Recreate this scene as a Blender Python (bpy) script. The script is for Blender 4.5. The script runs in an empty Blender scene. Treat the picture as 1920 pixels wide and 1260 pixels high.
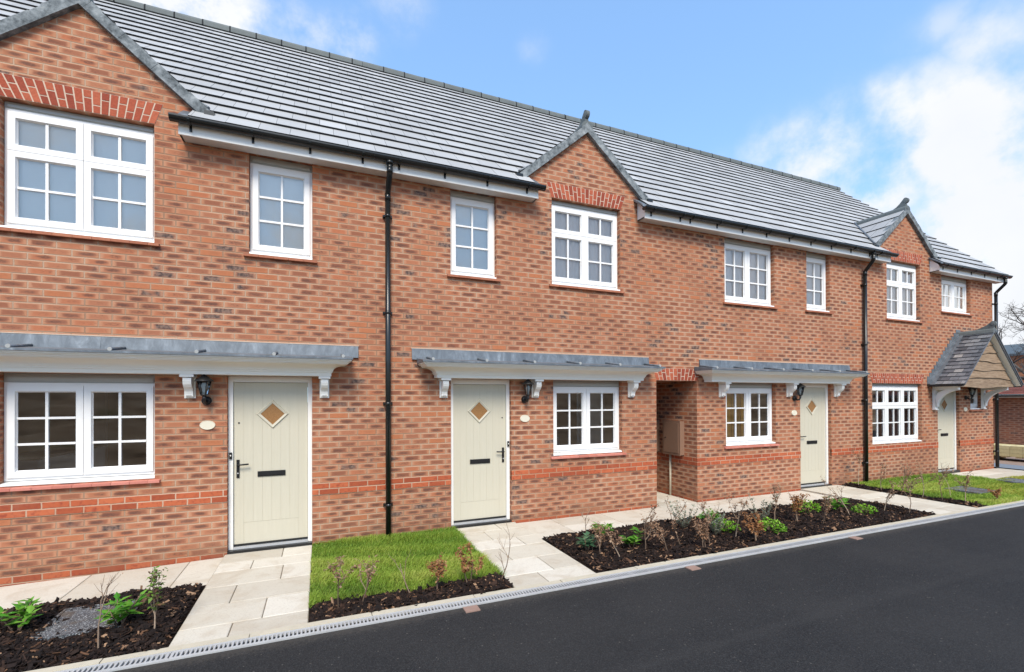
import bpy, bmesh, math, random
import numpy as np
from mathutils import Vector, Matrix

random.seed(7)
rng = np.random.default_rng(11)
PI = math.pi
S = bpy.context.scene
COL = S.collection

# ------------------------------------------------------------------ helpers
def tag(o, label=None, cat=None, group=None, kind=None):
    if label: o['label'] = label
    if cat: o['category'] = cat
    if group: o['group'] = group
    if kind: o['kind'] = kind
    return o

def empty(name, loc=(0, 0, 0)):
    o = bpy.data.objects.new(name, None)
    o.empty_display_size = 0.2
    o.location = loc
    COL.objects.link(o)
    return o

class MB:
    """collects polygons, builds ONE mesh object"""
    def __init__(s):
        s.v = []; s.f = []; s.mi = []; s.tone = []; s.sm = []
    def face(s, pts, mi=0, tone=0.5, smooth=False):
        i = len(s.v)
        s.v += [tuple(p) for p in pts]
        s.f.append(tuple(range(i, i + len(pts))))
        s.mi.append(mi); s.tone.append(tone); s.sm.append(smooth)
    def box(s, x0, x1, y0, y1, z0, z1, mi=0, tone=0.5, skip=''):
        p = [(x0,y0,z0),(x1,y0,z0),(x1,y1,z0),(x0,y1,z0),(x0,y0,z1),(x1,y0,z1),(x1,y1,z1),(x0,y1,z1)]
        for k, q in (('b',(3,2,1,0)),('t',(4,5,6,7)),('f',(0,1,5,4)),('r',(1,2,6,5)),('k',(2,3,7,6)),('l',(3,0,4,7))):
            if k in skip: continue
            s.face([p[i] for i in q], mi, tone)
    def hexa(s, p, mi=0, tone=0.5):
        for q in ((3,2,1,0),(4,5,6,7),(0,1,5,4),(1,2,6,5),(2,3,7,6),(3,0,4,7)):
            s.face([p[i] for i in q], mi, tone)
    def prism(s, prof, a, b, axis='x', mi=0, tone=0.5):
        """prof: list of 2d points; extruded along axis from a to b. for x: prof=(y,z); for y: prof=(x,z)"""
        n = len(prof)
        def P(t, q): return (t, q[0], q[1]) if axis == 'x' else ((q[0], t, q[1]) if axis == 'y' else (q[0], q[1], t))
        A = [P(a, q) for q in prof]; B = [P(b, q) for q in prof]
        s.face(A[::-1], mi, tone); s.face(B, mi, tone)
        for i in range(n):
            j = (i + 1) % n
            s.face([A[i], A[j], B[j], B[i]], mi, tone)
    def tube(s, pts, r, n=8, mi=0, tone=0.5, cap=True, smooth=True):
        rs = r if isinstance(r, (list, tuple)) else [r] * len(pts)
        pts = [Vector(p) for p in pts]
        rings = []
        ref = None
        for i, p in enumerate(pts):
            t = (pts[min(i+1, len(pts)-1)] - pts[max(i-1, 0)])
            if t.length < 1e-9: t = Vector((0,0,1))
            t.normalize()
            if ref is None:
                ref = Vector((1,0,0)) if abs(t.x) < .8 else Vector((0,1,0))
            a = (ref - t * ref.dot(t))
            if a.length < 1e-6: a = Vector((0,1,0)) - t * t.y
            a.normalize(); ref = a
            b = t.cross(a)
            rings.append([p + (a*math.cos(2*PI*k/n) + b*math.sin(2*PI*k/n)) * rs[i] for k in range(n)])
        base = len(s.v)
        for R in rings: s.v += [tuple(q) for q in R]
        for i in range(len(pts)-1):
            for k in range(n):
                k2 = (k+1) % n
                s.f.append((base+i*n+k, base+i*n+k2, base+(i+1)*n+k2, base+(i+1)*n+k))
                s.mi.append(mi); s.tone.append(tone); s.sm.append(smooth)
        if cap:
            s.f.append(tuple(base+k for k in range(n))[::-1]); s.mi.append(mi); s.tone.append(tone); s.sm.append(False)
            e = base+(len(pts)-1)*n
            s.f.append(tuple(e+k for k in range(n))); s.mi.append(mi); s.tone.append(tone); s.sm.append(False)
    def lathe(s, c, prof, n=16, mi=0, tone=0.5, smooth=True):
        """prof: (r,z) list around vertical axis at c"""
        base = len(s.v)
        for r, z in prof:
            for k in range(n):
                s.v.append((c[0]+r*math.cos(2*PI*k/n), c[1]+r*math.sin(2*PI*k/n), c[2]+z))
        for i in range(len(prof)-1):
            for k in range(n):
                k2 = (k+1) % n
                s.f.append((base+i*n+k, base+i*n+k2, base+(i+1)*n+k2, base+(i+1)*n+k))
                s.mi.append(mi); s.tone.append(tone); s.sm.append(smooth)
    def build(s, name, mats, parent=None, bevel=0.0, bisect=None, weld=False):
        me = bpy.data.meshes.new(name)
        me.from_pydata(s.v, [], s.f)
        mats = mats if isinstance(mats, (list, tuple)) else [mats]
        for m in mats: me.materials.append(m)
        me.polygons.foreach_set('material_index', s.mi)
        me.polygons.foreach_set('use_smooth', s.sm)
        at = me.attributes.new('tone', 'FLOAT', 'FACE')
        at.data.foreach_set('value', s.tone)
        if bisect or weld:
            bm = bmesh.new(); bm.from_mesh(me)
            if weld: bmesh.ops.remove_doubles(bm, verts=bm.verts, dist=1e-4)
            for co, no in (bisect or []):
                bmesh.ops.bisect_plane(bm, geom=bm.verts[:]+bm.edges[:]+bm.faces[:], dist=1e-5,
                                       plane_co=co, plane_no=no, clear_inner=True, clear_outer=False)
            bm.to_mesh(me); bm.free()
        me.update()
        o = bpy.data.objects.new(name, me)
        COL.objects.link(o)
        if parent is not None: o.parent = parent
        if bevel > 0:
            md = o.modifiers.new('bevel', 'BEVEL'); md.width = bevel; md.segments = 2
            md.limit_method = 'ANGLE'; md.angle_limit = math.radians(40)
        return o

# ------------------------------------------------------------------ materials
class NT:
    def __init__(s, name):
        s.mat = bpy.data.materials.new(name); s.mat.use_nodes = True
        s.t = s.mat.node_tree; s.t.nodes.clear()
        s.out = s.t.nodes.new('ShaderNodeOutputMaterial')
    def n(s, typ, **props):
        nd = s.t.nodes.new(typ)
        for k, v in props.items(): setattr(nd, k, v)
        return nd
    def link(s, a, b): s.t.links.new(a, b)
    def put(s, sock, v):
        if isinstance(v, bpy.types.NodeSocket): s.link(v, sock)
        elif isinstance(v, (tuple, list)) and len(v) == 3 and sock.type == 'RGBA': sock.default_value = (*v, 1)
        else: sock.default_value = v
    def m(s, op, a, b=None, c=None, clamp=False):
        nd = s.n('ShaderNodeMath', operation=op); nd.use_clamp = clamp
        s.put(nd.inputs[0], a)
        if b is not None: s.put(nd.inputs[1], b)
        if c is not None: s.put(nd.inputs[2], c)
        return nd.outputs[0]
    def step(s, x, a, b):   # smoothstep 0..1
        nd = s.n('ShaderNodeMapRange', interpolation_type='SMOOTHSTEP')
        s.put(nd.inputs['Value'], x); nd.inputs['From Min'].default_value = a; nd.inputs['From Max'].default_value = b
        return nd.outputs[0]
    def lin(s, x, a, b, c=0., d=1.):
        nd = s.n('ShaderNodeMapRange')
        s.put(nd.inputs['Value'], x)
        for k, v in (('From Min',a),('From Max',b),('To Min',c),('To Max',d)): nd.inputs[k].default_value = v
        return nd.outputs[0]
    def mix(s, f, a, b, blend='MIX'):
        nd = s.n('ShaderNodeMix', data_type='RGBA', blend_type=blend)
        s.put(nd.inputs[0], f); s.put(nd.inputs[6], a); s.put(nd.inputs[7], b)
        return nd.outputs[2]
    def xyz(s, x=0., y=0., z=0.):
        nd = s.n('ShaderNodeCombineXYZ')
        s.put(nd.inputs[0], x); s.put(nd.inputs[1], y); s.put(nd.inputs[2], z)
        return nd.outputs[0]
    def pos(s):
        g = s.n('ShaderNodeNewGeometry'); return g
    def sep(s, v):
        nd = s.n('ShaderNodeSeparateXYZ'); s.put(nd.inputs[0], v); return nd.outputs
    def noise(s, vec, scale, detail=3., rough=.55, dims='3D', dist=0.):
        nd = s.n('ShaderNodeTexNoise', noise_dimensions=dims)
        s.put(nd.inputs['Vector'], vec); s.put(nd.inputs['Scale'], scale)
        nd.inputs['Detail'].default_value = detail; nd.inputs['Roughness'].default_value = rough
        nd.inputs['Distortion'].default_value = dist
        return nd.outputs['Fac'] if 'Fac' in nd.outputs else nd.outputs[0]
    def white(s, vec):
        nd = s.n('ShaderNodeTexWhiteNoise', noise_dimensions='3D'); s.put(nd.inputs['Vector'], vec)
        return nd.outputs['Value'], nd.outputs['Color']
    def scale(s, vec, x, y, z):
        nd = s.n('ShaderNodeVectorMath', operation='MULTIPLY'); s.put(nd.inputs[0], vec); nd.inputs[1].default_value = (x, y, z)
        return nd.outputs[0]
    def ramp(s, f, stops, interp='LINEAR'):
        nd = s.n('ShaderNodeValToRGB'); cr = nd.color_ramp; cr.interpolation = interp
        while len(cr.elements) > 1: cr.elements.remove(cr.elements[-1])
        cr.elements[0].position = stops[0][0]; cr.elements[0].color = (*stops[0][1], 1)
        for p, c in stops[1:]:
            e = cr.elements.new(p); e.color = (*c, 1)
        s.put(nd.inputs[0], f); return nd.outputs[0]
    def tone(s):
        nd = s.n('ShaderNodeAttribute', attribute_name='tone'); return nd.outputs['Fac']
    def bump(s, h, strength=.5, dist=.01):
        nd = s.n('ShaderNodeBump'); nd.inputs['Strength'].default_value = strength; nd.inputs['Distance'].default_value = dist
        s.put(nd.inputs['Height'], h); return nd.outputs[0]
    def bsdf(s, color, rough=.6, spec=.5, metal=0., normal=None, coat=0.):
        nd = s.n('ShaderNodeBsdfPrincipled')
        s.put(nd.inputs['Base Color'], color); s.put(nd.inputs['Roughness'], rough)
        nd.inputs['Specular IOR Level'].default_value = spec; nd.inputs['Metallic'].default_value = metal
        if coat: nd.inputs['Coat Weight'].default_value = coat
        if normal is not None: s.link(normal, nd.inputs['Normal'])
        s.link(nd.outputs[0], s.out.inputs[0]); return nd

def srgb(r, g, b):
    f = lambda c: ((c/255.)/12.92 if c/255. <= .04045 else ((c/255.+.055)/1.055)**2.4)
    return (f(r), f(g), f(b))

BL, BH, ZO, JT = 0.2355, 0.075, 0.015, 0.0125     # brick module, course, course origin, joint

def brick_mat(name, red=False, scale_k=1.0, palette=None):
    t = NT(name); g = t.pos(); P = t.sep(g.outputs['Position']); N = t.sep(g.outputs['True Normal'])
    side = t.m('GREATER_THAN', t.m('ABSOLUTE', N[0]), .6)
    along = t.m('ADD', t.m('MULTIPLY', P[0], t.m('SUBTRACT', 1., side)), t.m('MULTIPLY', P[1], side))
    wob = t.noise(g.outputs['Position'], 14., 2.)
    zz = t.m('ADD', P[2], t.m('MULTIPLY', t.m('SUBTRACT', wob, .5), .006))
    rowf = t.m('DIVIDE', t.m('SUBTRACT', zz, ZO), BH*scale_k)
    row = t.m('FLOOR', rowf); fv = t.m('FRACT', rowf)
    wr, _ = t.white(t.xyz(row, 3.3, 0.))
    uf = t.m('ADD', t.m('ADD', t.m('DIVIDE', t.m('ADD', along, t.m('MULTIPLY', t.m('SUBTRACT', wob, .5), .008)), BL*scale_k), t.m('MULTIPLY', t.m('MODULO', t.m('ABSOLUTE', row), 2.), .5)), t.m('MULTIPLY', wr, .06))
    col = t.m('FLOOR', uf); fu = t.m('FRACT', uf)
    r1, rc = t.white(t.xyz(col, row, side))
    rs = t.n('ShaderNodeSeparateColor'); t.link(rc, rs.inputs[0]); ra, rb, rcc = rs.outputs
    du = t.m('MULTIPLY', t.m('MINIMUM', fu, t.m('SUBTRACT', 1., fu)), BL*scale_k)
    dv = t.m('MULTIPLY', t.m('MINIMUM', fv, t.m('SUBTRACT', 1., fv)), BH*scale_k)
    fine = t.noise(g.outputs['Position'], 60., 3.)
    d = t.m('ADD', t.m('MINIMUM', du, dv), t.m('MULTIPLY', t.m('SUBTRACT', fine, .5), .004))
    isb = t.step(d, JT*.5-.0022, JT*.5+.0026)
    # world-scale clustering
    big = t.noise(g.outputs['Position'], .55, 2.)
    mott = t.noise(g.outputs['Position'], 24., 4.); mid = t.noise(g.outputs['Position'], 1.25, 3., .6)
    if red:
        base = t.ramp(ra, [(0, (.33,.078,.036)), (.5, (.445,.108,.047)), (1, (.53,.150,.066))])
        base = t.mix(t.step(mott, .5, .75), base, (.33,.07,.04))
        mort = t.mix(fine, (.46,.30,.21), (.62,.44,.32))
        mort = t.mix(t.step(big, .35, .6), mort, (.42,.24,.15))
    else:
        body = t.ramp(ra, [(0, (.262,.099,.058)), (.35, (.345,.136,.077)), (.7, (.42,.172,.094)), (1, (.46,.157,.076))])
        edge = t.mix(rb, (.465,.215,.118), (.51,.25,.148))
        ex = t.m('ABSOLUTE', t.m('SUBTRACT', fu, .5)); ez = t.m('ABSOLUTE', t.m('SUBTRACT', fv, .5))
        e = t.m('MAXIMUM', t.m('MULTIPLY', ex, 2.0), t.m('MULTIPLY', ez, 2.0))
        e2 = t.m('ADD', t.m('MAXIMUM', t.m('MULTIPLY', ex, 2.25), t.m('MULTIPLY', ez, 2.5)), t.m('MULTIPLY', t.m('SUBTRACT', mott, .5), .5))
        base = t.mix(t.step(e2, .62, 1.0), body, edge)
        # dark drag-faced smudges along the middle of each brick
        st = t.noise(t.scale(g.outputs['Position'], 30., 30., 110.), 1., 6., .75)
        exo = t.m('ABSOLUTE', t.m('SUBTRACT', fu, t.m('ADD', .36, t.m('MULTIPLY', rs.outputs[0], .28)))); ezo = t.m('ABSOLUTE', t.m('SUBTRACT', fv, t.m('ADD', .42, t.m('MULTIPLY', r1, .16))))
        wid = t.m('ADD', 1.75, t.m('MULTIPLY', rb, 1.3))
        e3 = t.m('ADD', t.m('SQRT', t.m('ADD', t.m('POWER', t.m('MULTIPLY', exo, wid), 2.), t.m('POWER', t.m('MULTIPLY', ezo, 2.7), 2.))), t.m('MULTIPLY', t.m('SUBTRACT', mott, .5), 1.1))
        cen = t.m('SUBTRACT', 1., t.step(e3, .30, .95))
        prob = t.m('ADD', t.m('MULTIPLY', rcc, .9), t.m('ADD', t.m('MULTIPLY', t.m('SUBTRACT', mid, .5), 2.2), t.m('MULTIPLY', t.m('SUBTRACT', 1., t.step(P[2], .4, 1.3)), .16)))
        sm = t.m('MULTIPLY', cen, t.step(t.m('ADD', st, t.m('MULTIPLY', prob, .36)), .55, .78))
        base = t.mix(t.m('MULTIPLY', sm, .85), base, t.mix(fine, (.075,.040,.034), (.19,.088,.062)))
        # a few burnt blue-grey bricks in loose clusters
        dk = t.step(t.m('ADD', rb, t.m('ADD', t.m('MULTIPLY', t.m('SUBTRACT', big, .5), .9), t.m('MULTIPLY', t.m('SUBTRACT', mid, .5), .9))), .95, 1.0)
        dcol = t.mix(t.step(mott, .35, .65), (.080,.055,.050), (.26,.165,.125))
        base = t.mix(t.m('MULTIPLY', dk, t.m('SUBTRACT', 1., t.m('MULTIPLY', t.step(e2, .60, 1.0), .75))), base, dcol)
        # odd plain orange bricks
        org = t.m('GREATER_THAN', r1, .955)
        base = t.mix(t.m('MULTIPLY', org, .8), base, (.46,.17,.080))
        mort = t.mix(fine, (.40,.26,.175), (.53,.38,.27))
        mort = t.mix(t.step(t.noise(g.outputs['Position'], .9, 2.), .42, .62), mort, (.31,.185,.118))
    base = t.mix(t.m('MULTIPLY', t.step(mott, .35, .7), .22), base, t.mix(1., base, (.62,.62,.62), 'MULTIPLY'))
    # slight dirt splash near the ground and below ledges
    splash = t.m('MULTIPLY', t.m('SUBTRACT', 1., t.step(P[2], .0, .45)), t.step(t.noise(g.outputs['Position'], 2.2, 4.), .35, .7))
    colr = t.mix(isb, mort, base)
    colr = t.mix(t.m('MULTIPLY', splash, .32), colr, (.27,.175,.115))
    damp = t.m('MULTIPLY', t.m('SUBTRACT', 1., t.step(t.m('ADD', P[2], t.m('MULTIPLY', t.m('SUBTRACT', mott, .5), .10)), .03, .20)), .42)
    colr = t.mix(damp, colr, t.mix(1., colr, (.55,.50,.46), 'MULTIPLY'))
    bloom = t.m('MULTIPLY', t.step(t.noise(g.outputs['Position'], 1.9, 5., .7), .58, .74), .10)
    colr = t.mix(bloom, colr, (.50,.385,.30))
    batch = t.noise(t.scale(g.outputs['Position'], .45, .45, 1.1), 1., 2.)
    colr = t.mix(t.m('MULTIPLY', t.step(batch, .35, .7), .20), colr, t.mix(1., colr, (.80,.74,.70), 'MULTIPLY'))
    if palette: colr = t.mix(palette[0], colr, palette[1])
    h = t.m('ADD', t.m('MULTIPLY', isb, 1.), t.m('ADD', t.m('MULTIPLY', mott, .35), t.m('MULTIPLY', ra, .22)))
    t.bsdf(colr, .86, .22, normal=t.bump(h, .55, .009))
    return t.mat

def plain(name, color, rough=.5, spec=.5, var=.06, nscale=6., bump=0., metal=0., nd=4., coat=0.):
    t = NT(name); g = t.pos()
    n = t.noise(g.outputs['Position'], nscale, nd)
    n2 = t.noise(g.outputs['Position'], nscale*.21, 2.)
    a = tuple(c*(1-var*2) for c in color); b = tuple(min(1., c*(1+var)) for c in color)
    c = t.mix(t.m('MULTIPLY', t.m('ADD', n, n2), .5), a, b)
    r = t.lin(n2, .2, .8, max(rough-.08, .02), min(rough+.08, 1))
    t.bsdf(c, r, spec, metal, normal=t.bump(n, bump, .01) if bump else None, coat=coat)
    return t.mat

def toned(name, stops, rough=.7, spec=.3, nscale=40., nvar=.25, bump=.2, interp='LINEAR', aniso=None):
    """colour from the per-piece tone attribute plus fine noise"""
    t = NT(name); g = t.pos()
    v = g.outputs['Position'] if aniso is None else t.scale(g.outputs['Position'], *aniso)
    n = t.noise(v, nscale, 4.)
    c = t.ramp(t.tone(), stops, interp)
    c = t.mix(t.m('MULTIPLY', t.step(n, .35, .75), nvar), c, t.mix(1., c, (.35,.33,.32), 'MULTIPLY'))
    t.bsdf(c, rough, spec, normal=t.bump(n, bump, .01))
    return t.mat

M = {}
M['brick'] = brick_mat('multi_brick')
M['red'] = brick_mat('red_brick', red=True)
M['far_brick'] = brick_mat('far_brick', palette=(.35, (.20,.10,.075)))
M['far_orange'] = brick_mat('far_orange_brick', palette=(.55, (.60,.22,.09)))
M['arch'] = toned('arch_brick', [(0,(.27,.060,.036)),(.5,(.38,.086,.046)),(1,(.47,.130,.068))], .85, .2, 50., .3, .3)
M['mortar'] = plain('mortar', (.62,.48,.37), .9, .2, .12, 40., .3)
M['upvc'] = plain('white_upvc', (.85,.845,.83), .32, .5, .015, 2.)
M['white'] = plain('white_paint', (.85,.84,.80), .42, .5, .03, 3.)
M['cream'] = plain('cream_moulding', (.88,.845,.755), .5, .45, .04, 3.)
M['vent'] = plain('vent_strip', (.42,.43,.41), .5, .4, .05, 20.)
M['rollend'] = plain('dressed_lead', (.44,.45,.44), .6, .4, .1, 20.)
M['black'] = plain('black_plastic', (.012,.014,.014), .28, .5, .2, 5.)
M['iron'] = plain('black_iron', (.012,.012,.013), .38, .5, .2, 30., .1)
M['silltile'] = toned('sill_tile', [(0,(.36,.13,.075)),(1,(.47,.19,.11))], .8, .25, 40., .25, .2)
M['silltile2'] = toned('sill_tile_red', [(0,(.50,.17,.125)),(1,(.62,.245,.19))], .8, .25, 40., .15, .2)
M['plaque'] = plain('plaque', (.72,.67,.54), .4, .5, .03, 10.)
M['meter'] = plain('meter_box', (.26,.155,.105), .5, .4, .05, 8.)
M['galv'] = plain('galvanised', (.50,.50,.495), .5, .4, .16, 14., .05, .08)
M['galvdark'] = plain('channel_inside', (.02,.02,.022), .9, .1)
M['conc'] = plain('edging_concrete', (.56,.50,.385), .9, .2, .14, 18., .25)
M['ridge'] = plain('ridge_tile', (.145,.165,.165), .7, .35, .25, 9., .3)
M['butt'] = plain('tile_butt_shade', (.022,.025,.029), .8, .25, .2, 12.)  # near-black: shade on the tile edges is put into the colour
M['cheek'] = plain('soffit_board', (.74,.73,.70), .5, .4, .03, 3.)
M['dirt'] = plain('bare_earth', (.19,.135,.09), .95, .1, .3, .6, .4)
M['reflection_sofa'] = plain('blue_reflection_seat', (.045,.085,.13), .9, .2, .1, 20.)  # invented sofas, standing in for dark blue reflections in the panes
M['floor'] = plain('room_floor', (.34,.21,.12), .6, .3)
M['roomwall'] = plain('room_wall', (.58,.40,.25), .9, .2, .12, 1.2)
def m_bank():
    t = NT('earth_bank'); g = t.pos(); P = g.outputs['Position']
    n = t.noise(P, .5, 5.); n2 = t.noise(P, .35, 4.)
    c = t.ramp(n, [(.3,(.16,.10,.055)),(.5,(.42,.28,.165)),(.72,(.58,.43,.28))])
    c = t.mix(t.m('MULTIPLY', t.step(n2, .60, .70), .35), c, (.14,.16,.04))
    t.bsdf(c, .95, .1, normal=t.bump(n, .6, .1)); return t.mat
M['bank'] = m_bank()
M['door'] = None

def m_lead():
    t = NT('lead'); g = t.pos(); P = g.outputs['Position']
    n = t.noise(t.scale(P, 1., 1., .45), 9., 6., .7, dist=.6); n2 = t.noise(P, 2.3, 3.)
    c = t.ramp(t.m('ADD', t.m('MULTIPLY', n, .75), t.m('MULTIPLY', n2, .25)), [(.30,(.085,.100,.117)),(.46,(.125,.145,.165)),(.58,(.18,.205,.23)),(.68,(.28,.315,.345)),(.80,(.48,.52,.55))])
    t.bsdf(c, .48, .5, .25, normal=t.bump(n, .25, .006)); return t.mat
M['lead'] = m_lead()

def m_verge():
    t = NT('verge_mortar'); g = t.pos(); P = g.outputs['Position']
    n = t.noise(P, 9., 6., .7); n2 = t.noise(P, 30., 3.)
    c = t.ramp(n, [(.32,(.04,.046,.050)),(.44,(.12,.138,.148)),(.58,(.235,.26,.272)),(.78,(.42,.44,.445))])
    t.bsdf(c, .8, .3, normal=t.bump(n2, .4, .006)); return t.mat
M['verge'] = m_verge()

def m_tile():
    t = NT('roof_tile'); g = t.pos(); P = g.outputs['Position']
    n = t.noise(P, 30., 4.); n2 = t.noise(P, 1.1, 3.); st = t.noise(t.scale(P, 7., 1., 1.), 1., 3.)
    c = t.ramp(t.tone(), [(0,(.335,.333,.328)),(.5,(.395,.393,.387)),(.9,(.44,.438,.43)),(1,(.47,.467,.46))])
    c = t.mix(t.m('MULTIPLY', t.step(n2, .4, .7), .25), c, (.235,.242,.248))
    c = t.mix(t.m('MULTIPLY', t.step(st, .55, .75), .22), c, (.43,.43,.43))
    c = t.mix(t.m('MULTIPLY', t.step(n, .5, .75), .2), c, (.22,.225,.23))
    t.bsdf(c, t.lin(n2, .2, .8, .55, .70), .35, normal=t.bump(n, .12, .004)); return t.mat
M['tile'] = m_tile()

def m_slate():
    t = NT('porch_slate'); g = t.pos(); P = g.outputs['Position']
    n = t.noise(P, 26., 4.); 
    c = t.ramp(t.tone(), [(0,(.06,.068,.08)),(.55,(.13,.14,.16)),(.85,(.24,.245,.255)),(1,(.34,.33,.32))])
    c = t.mix(t.m('MULTIPLY', t.step(n, .4, .7), .5), c, (.08,.085,.095))
    t.bsdf(c, .34, .6, normal=t.bump(n, .5, .012)); return t.mat
M['slate'] = m_slate()

def m_asphalt():
    t = NT('asphalt'); g = t.pos(); P = g.outputs['Position']
    n = t.noise(P, 120., 4., .8); n2 = t.noise(P, 40., 3.); n3 = t.noise(P, .8, 4.); n4 = t.noise(t.scale(P, .35, 2.2, 1.), 1., 4.)
    c = t.ramp(n, [(.32,(.009,.009,.0095)),(.5,(.0245,.0243,.025)),(.62,(.046,.0455,.046)),(.72,(.105,.103,.10))])
    c = t.mix(t.m('MULTIPLY', t.step(n3, .35, .7), .22), c, (.056,.053,.050))
    c = t.mix(t.m('MULTIPLY', t.step(n4, .5, .75), .14), c, (.022,.0215,.0205))
    sp = t.sep(P); edge = t.m('SUBTRACT', 1., t.step(t.m('ADD', t.m('ABSOLUTE', t.m('ADD', sp[1], 2.462)), t.m('MULTIPLY', t.m('SUBTRACT', n2, .5), .25)), .0, .16))
    c = t.mix(t.m('MULTIPLY', edge, .35), c, (.11,.095,.078))
    scuf = t.noise(t.scale(P, .12, 3.6, 1.), 1., 3., .5, dist=.4)
    c = t.mix(t.m('MULTIPLY', t.step(scuf, .56, .74), .10), c, (.075,.072,.068))
    spk = t.n('ShaderNodeTexVoronoi'); t.link(P, spk.inputs['Vector']); spk.inputs['Scale'].default_value = 34.
    grit, _ = t.white(spk.outputs['Position'])
    gm = t.m('MULTIPLY', t.m('LESS_THAN', spk.outputs['Distance'], .22), t.m('GREATER_THAN', grit, .955))
    c = t.mix(t.m('MULTIPLY', gm, .35), c, (.20,.18,.155))
    t.bsdf(c, .85, .16, normal=t.bump(t.m('ADD', n, n2), .7, .006)); return t.mat
M['asphalt'] = m_asphalt()

def m_stone():
    t = NT('paving_stone'); g = t.pos(); P = g.outputs['Position']
    n = t.noise(P, 3.2, 5., .6, dist=.8); n2 = t.noise(P, 70., 3.); n3 = t.noise(t.scale(P, 3., 14., 1.), 1., 4.)
    c = t.ramp(t.tone(), [(0,(.50,.45,.365)),(.5,(.59,.54,.445)),(1,(.67,.625,.535))])
    c = t.mix(t.m('MULTIPLY', t.step(n, .45, .7), .40), c, (.40,.31,.21))
    c = t.mix(t.m('MULTIPLY', t.step(n3, .5, .72), .25), c, (.66,.62,.54))
    c = t.mix(t.m('MULTIPLY', t.step(n2, .5, .75), .3), c, (.30,.25,.19))
    t.bsdf(c, .82, .25, normal=t.bump(t.m('ADD', n2, n), .25, .006)); return t.mat
M['stone'] = m_stone()
M['joint'] = plain('paving_joint', (.22,.18,.13), .95, .1, .2, 30.)

def m_glass(name, k=2.1, tint=(.97,.985,.985), gcol=(.95,.97,1,1)):
    t = NT(name)
    fr = t.n('ShaderNodeFresnel'); fr.inputs['IOR'].default_value = 1.5
    f = t.m('MULTIPLY', fr.outputs[0], k, clamp=True)
    tr = t.n('ShaderNodeBsdfTransparent'); tr.inputs[0].default_value = (*tint, 1)
    gl = t.n('ShaderNodeBsdfGlossy'); gl.inputs['Roughness'].default_value = .015; gl.inputs[0].default_value = gcol
    mx = t.n('ShaderNodeMixShader'); t.link(f, mx.inputs[0]); t.link(tr.outputs[0], mx.inputs[1]); t.link(gl.outputs[0], mx.inputs[2])
    t.link(mx.outputs[0], t.out.inputs[0]); return t.mat
M['glass'] = m_glass('window_glass')
M['glass_coated'] = m_glass('coated_window_glass', 5., gcol=(1.,.94,.86,1))
M['glass_mid'] = m_glass('curtained_window_glass', 2.2, gcol=(1.,.94,.86,1))
M['lampglass'] = m_glass('lamp_glass', 1.2, (.80,.85,.85))

def m_amber():
    t = NT('obscure_glass'); g = t.pos(); n = t.noise(g.outputs['Position'], 55., 3.)
    c = t.mix(n, (.20,.095,.035), (.42,.22,.085))
    t.bsdf(c, .22, .5, normal=t.bump(n, .3, .006)); return t.mat
M['amber'] = m_amber()

def m_blind(name, c0, c1, folds=True):
    t = NT(name); g = t.pos(); P = t.sep(g.outputs['Position'])
    n = t.noise(t.xyz(t.m('MULTIPLY', P[0], 9.), 0., t.m('MULTIPLY', P[2], .6)), 1., 3.)
    t.bsdf(t.mix(n, c0, c1), .9, .1); return t.mat
M['blind'] = m_blind('pale_blind', (.79,.81,.81), (.84,.86,.86))
M['curtain'] = m_blind('voile_curtain', (.74,.67,.64), (.86,.80,.77))
M['pine'] = m_blind('pine_boards', (.62,.26,.03), (.92,.50,.08))

def m_doorpaint():
    t = NT('sage_cream_door'); g = t.pos(); P = g.outputs['Position']
    n = t.noise(t.scale(P, 40., 40., 3.), 1., 4.)
    c = t.mix(n, (.535,.498,.388), (.59,.548,.435))
    t.bsdf(c, .48, .45, normal=t.bump(n, .12, .004)); return t.mat
M['door'] = m_doorpaint()

def m_wood():
    t = NT('waney_elm'); g = t.pos(); P = g.outputs['Position']
    n = t.noise(t.scale(P, 2.2, 2., 30.), 1., 5., .65, dist=1.2); n2 = t.noise(P, 7., 3.)
    kn = t.n('ShaderNodeTexVoronoi'); t.link(t.scale(P, 3., 1., 5.), kn.inputs['Vector']); kn.inputs['Scale'].default_value = 1.
    c = t.ramp(n, [(.30,(.075,.048,.032)),(.48,(.20,.138,.092)),(.66,(.36,.27,.19))])
    c = t.mix(t.m('MULTIPLY', t.step(n2, .45, .7), .35), c, (.33,.25,.17))
    c = t.mix(t.m('MULTIPLY', t.m('SUBTRACT', 1., t.step(kn.outputs['Distance'], .03, .13)), .8), c, (.07,.04,.025))
    c = t.mix(t.m('MULTIPLY', t.tone(), .45), c, (.36,.25,.16))
    t.bsdf(c, .8, .25, normal=t.bump(n, .45, .012)); return t.mat
M['wood'] = m_wood()

M['bark'] = toned('bark_chip', [(0,(.008,.0052,.0045)),(.45,(.021,.012,.009)),(.75,(.052,.027,.017)),(.92,(.16,.080,.042)),(1,(.42,.26,.155))], .85, .25, 60., .4, .3)
M['soil'] = plain('soil', (.020,.012,.009), .95, .1, .4, 25., .6)

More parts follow.
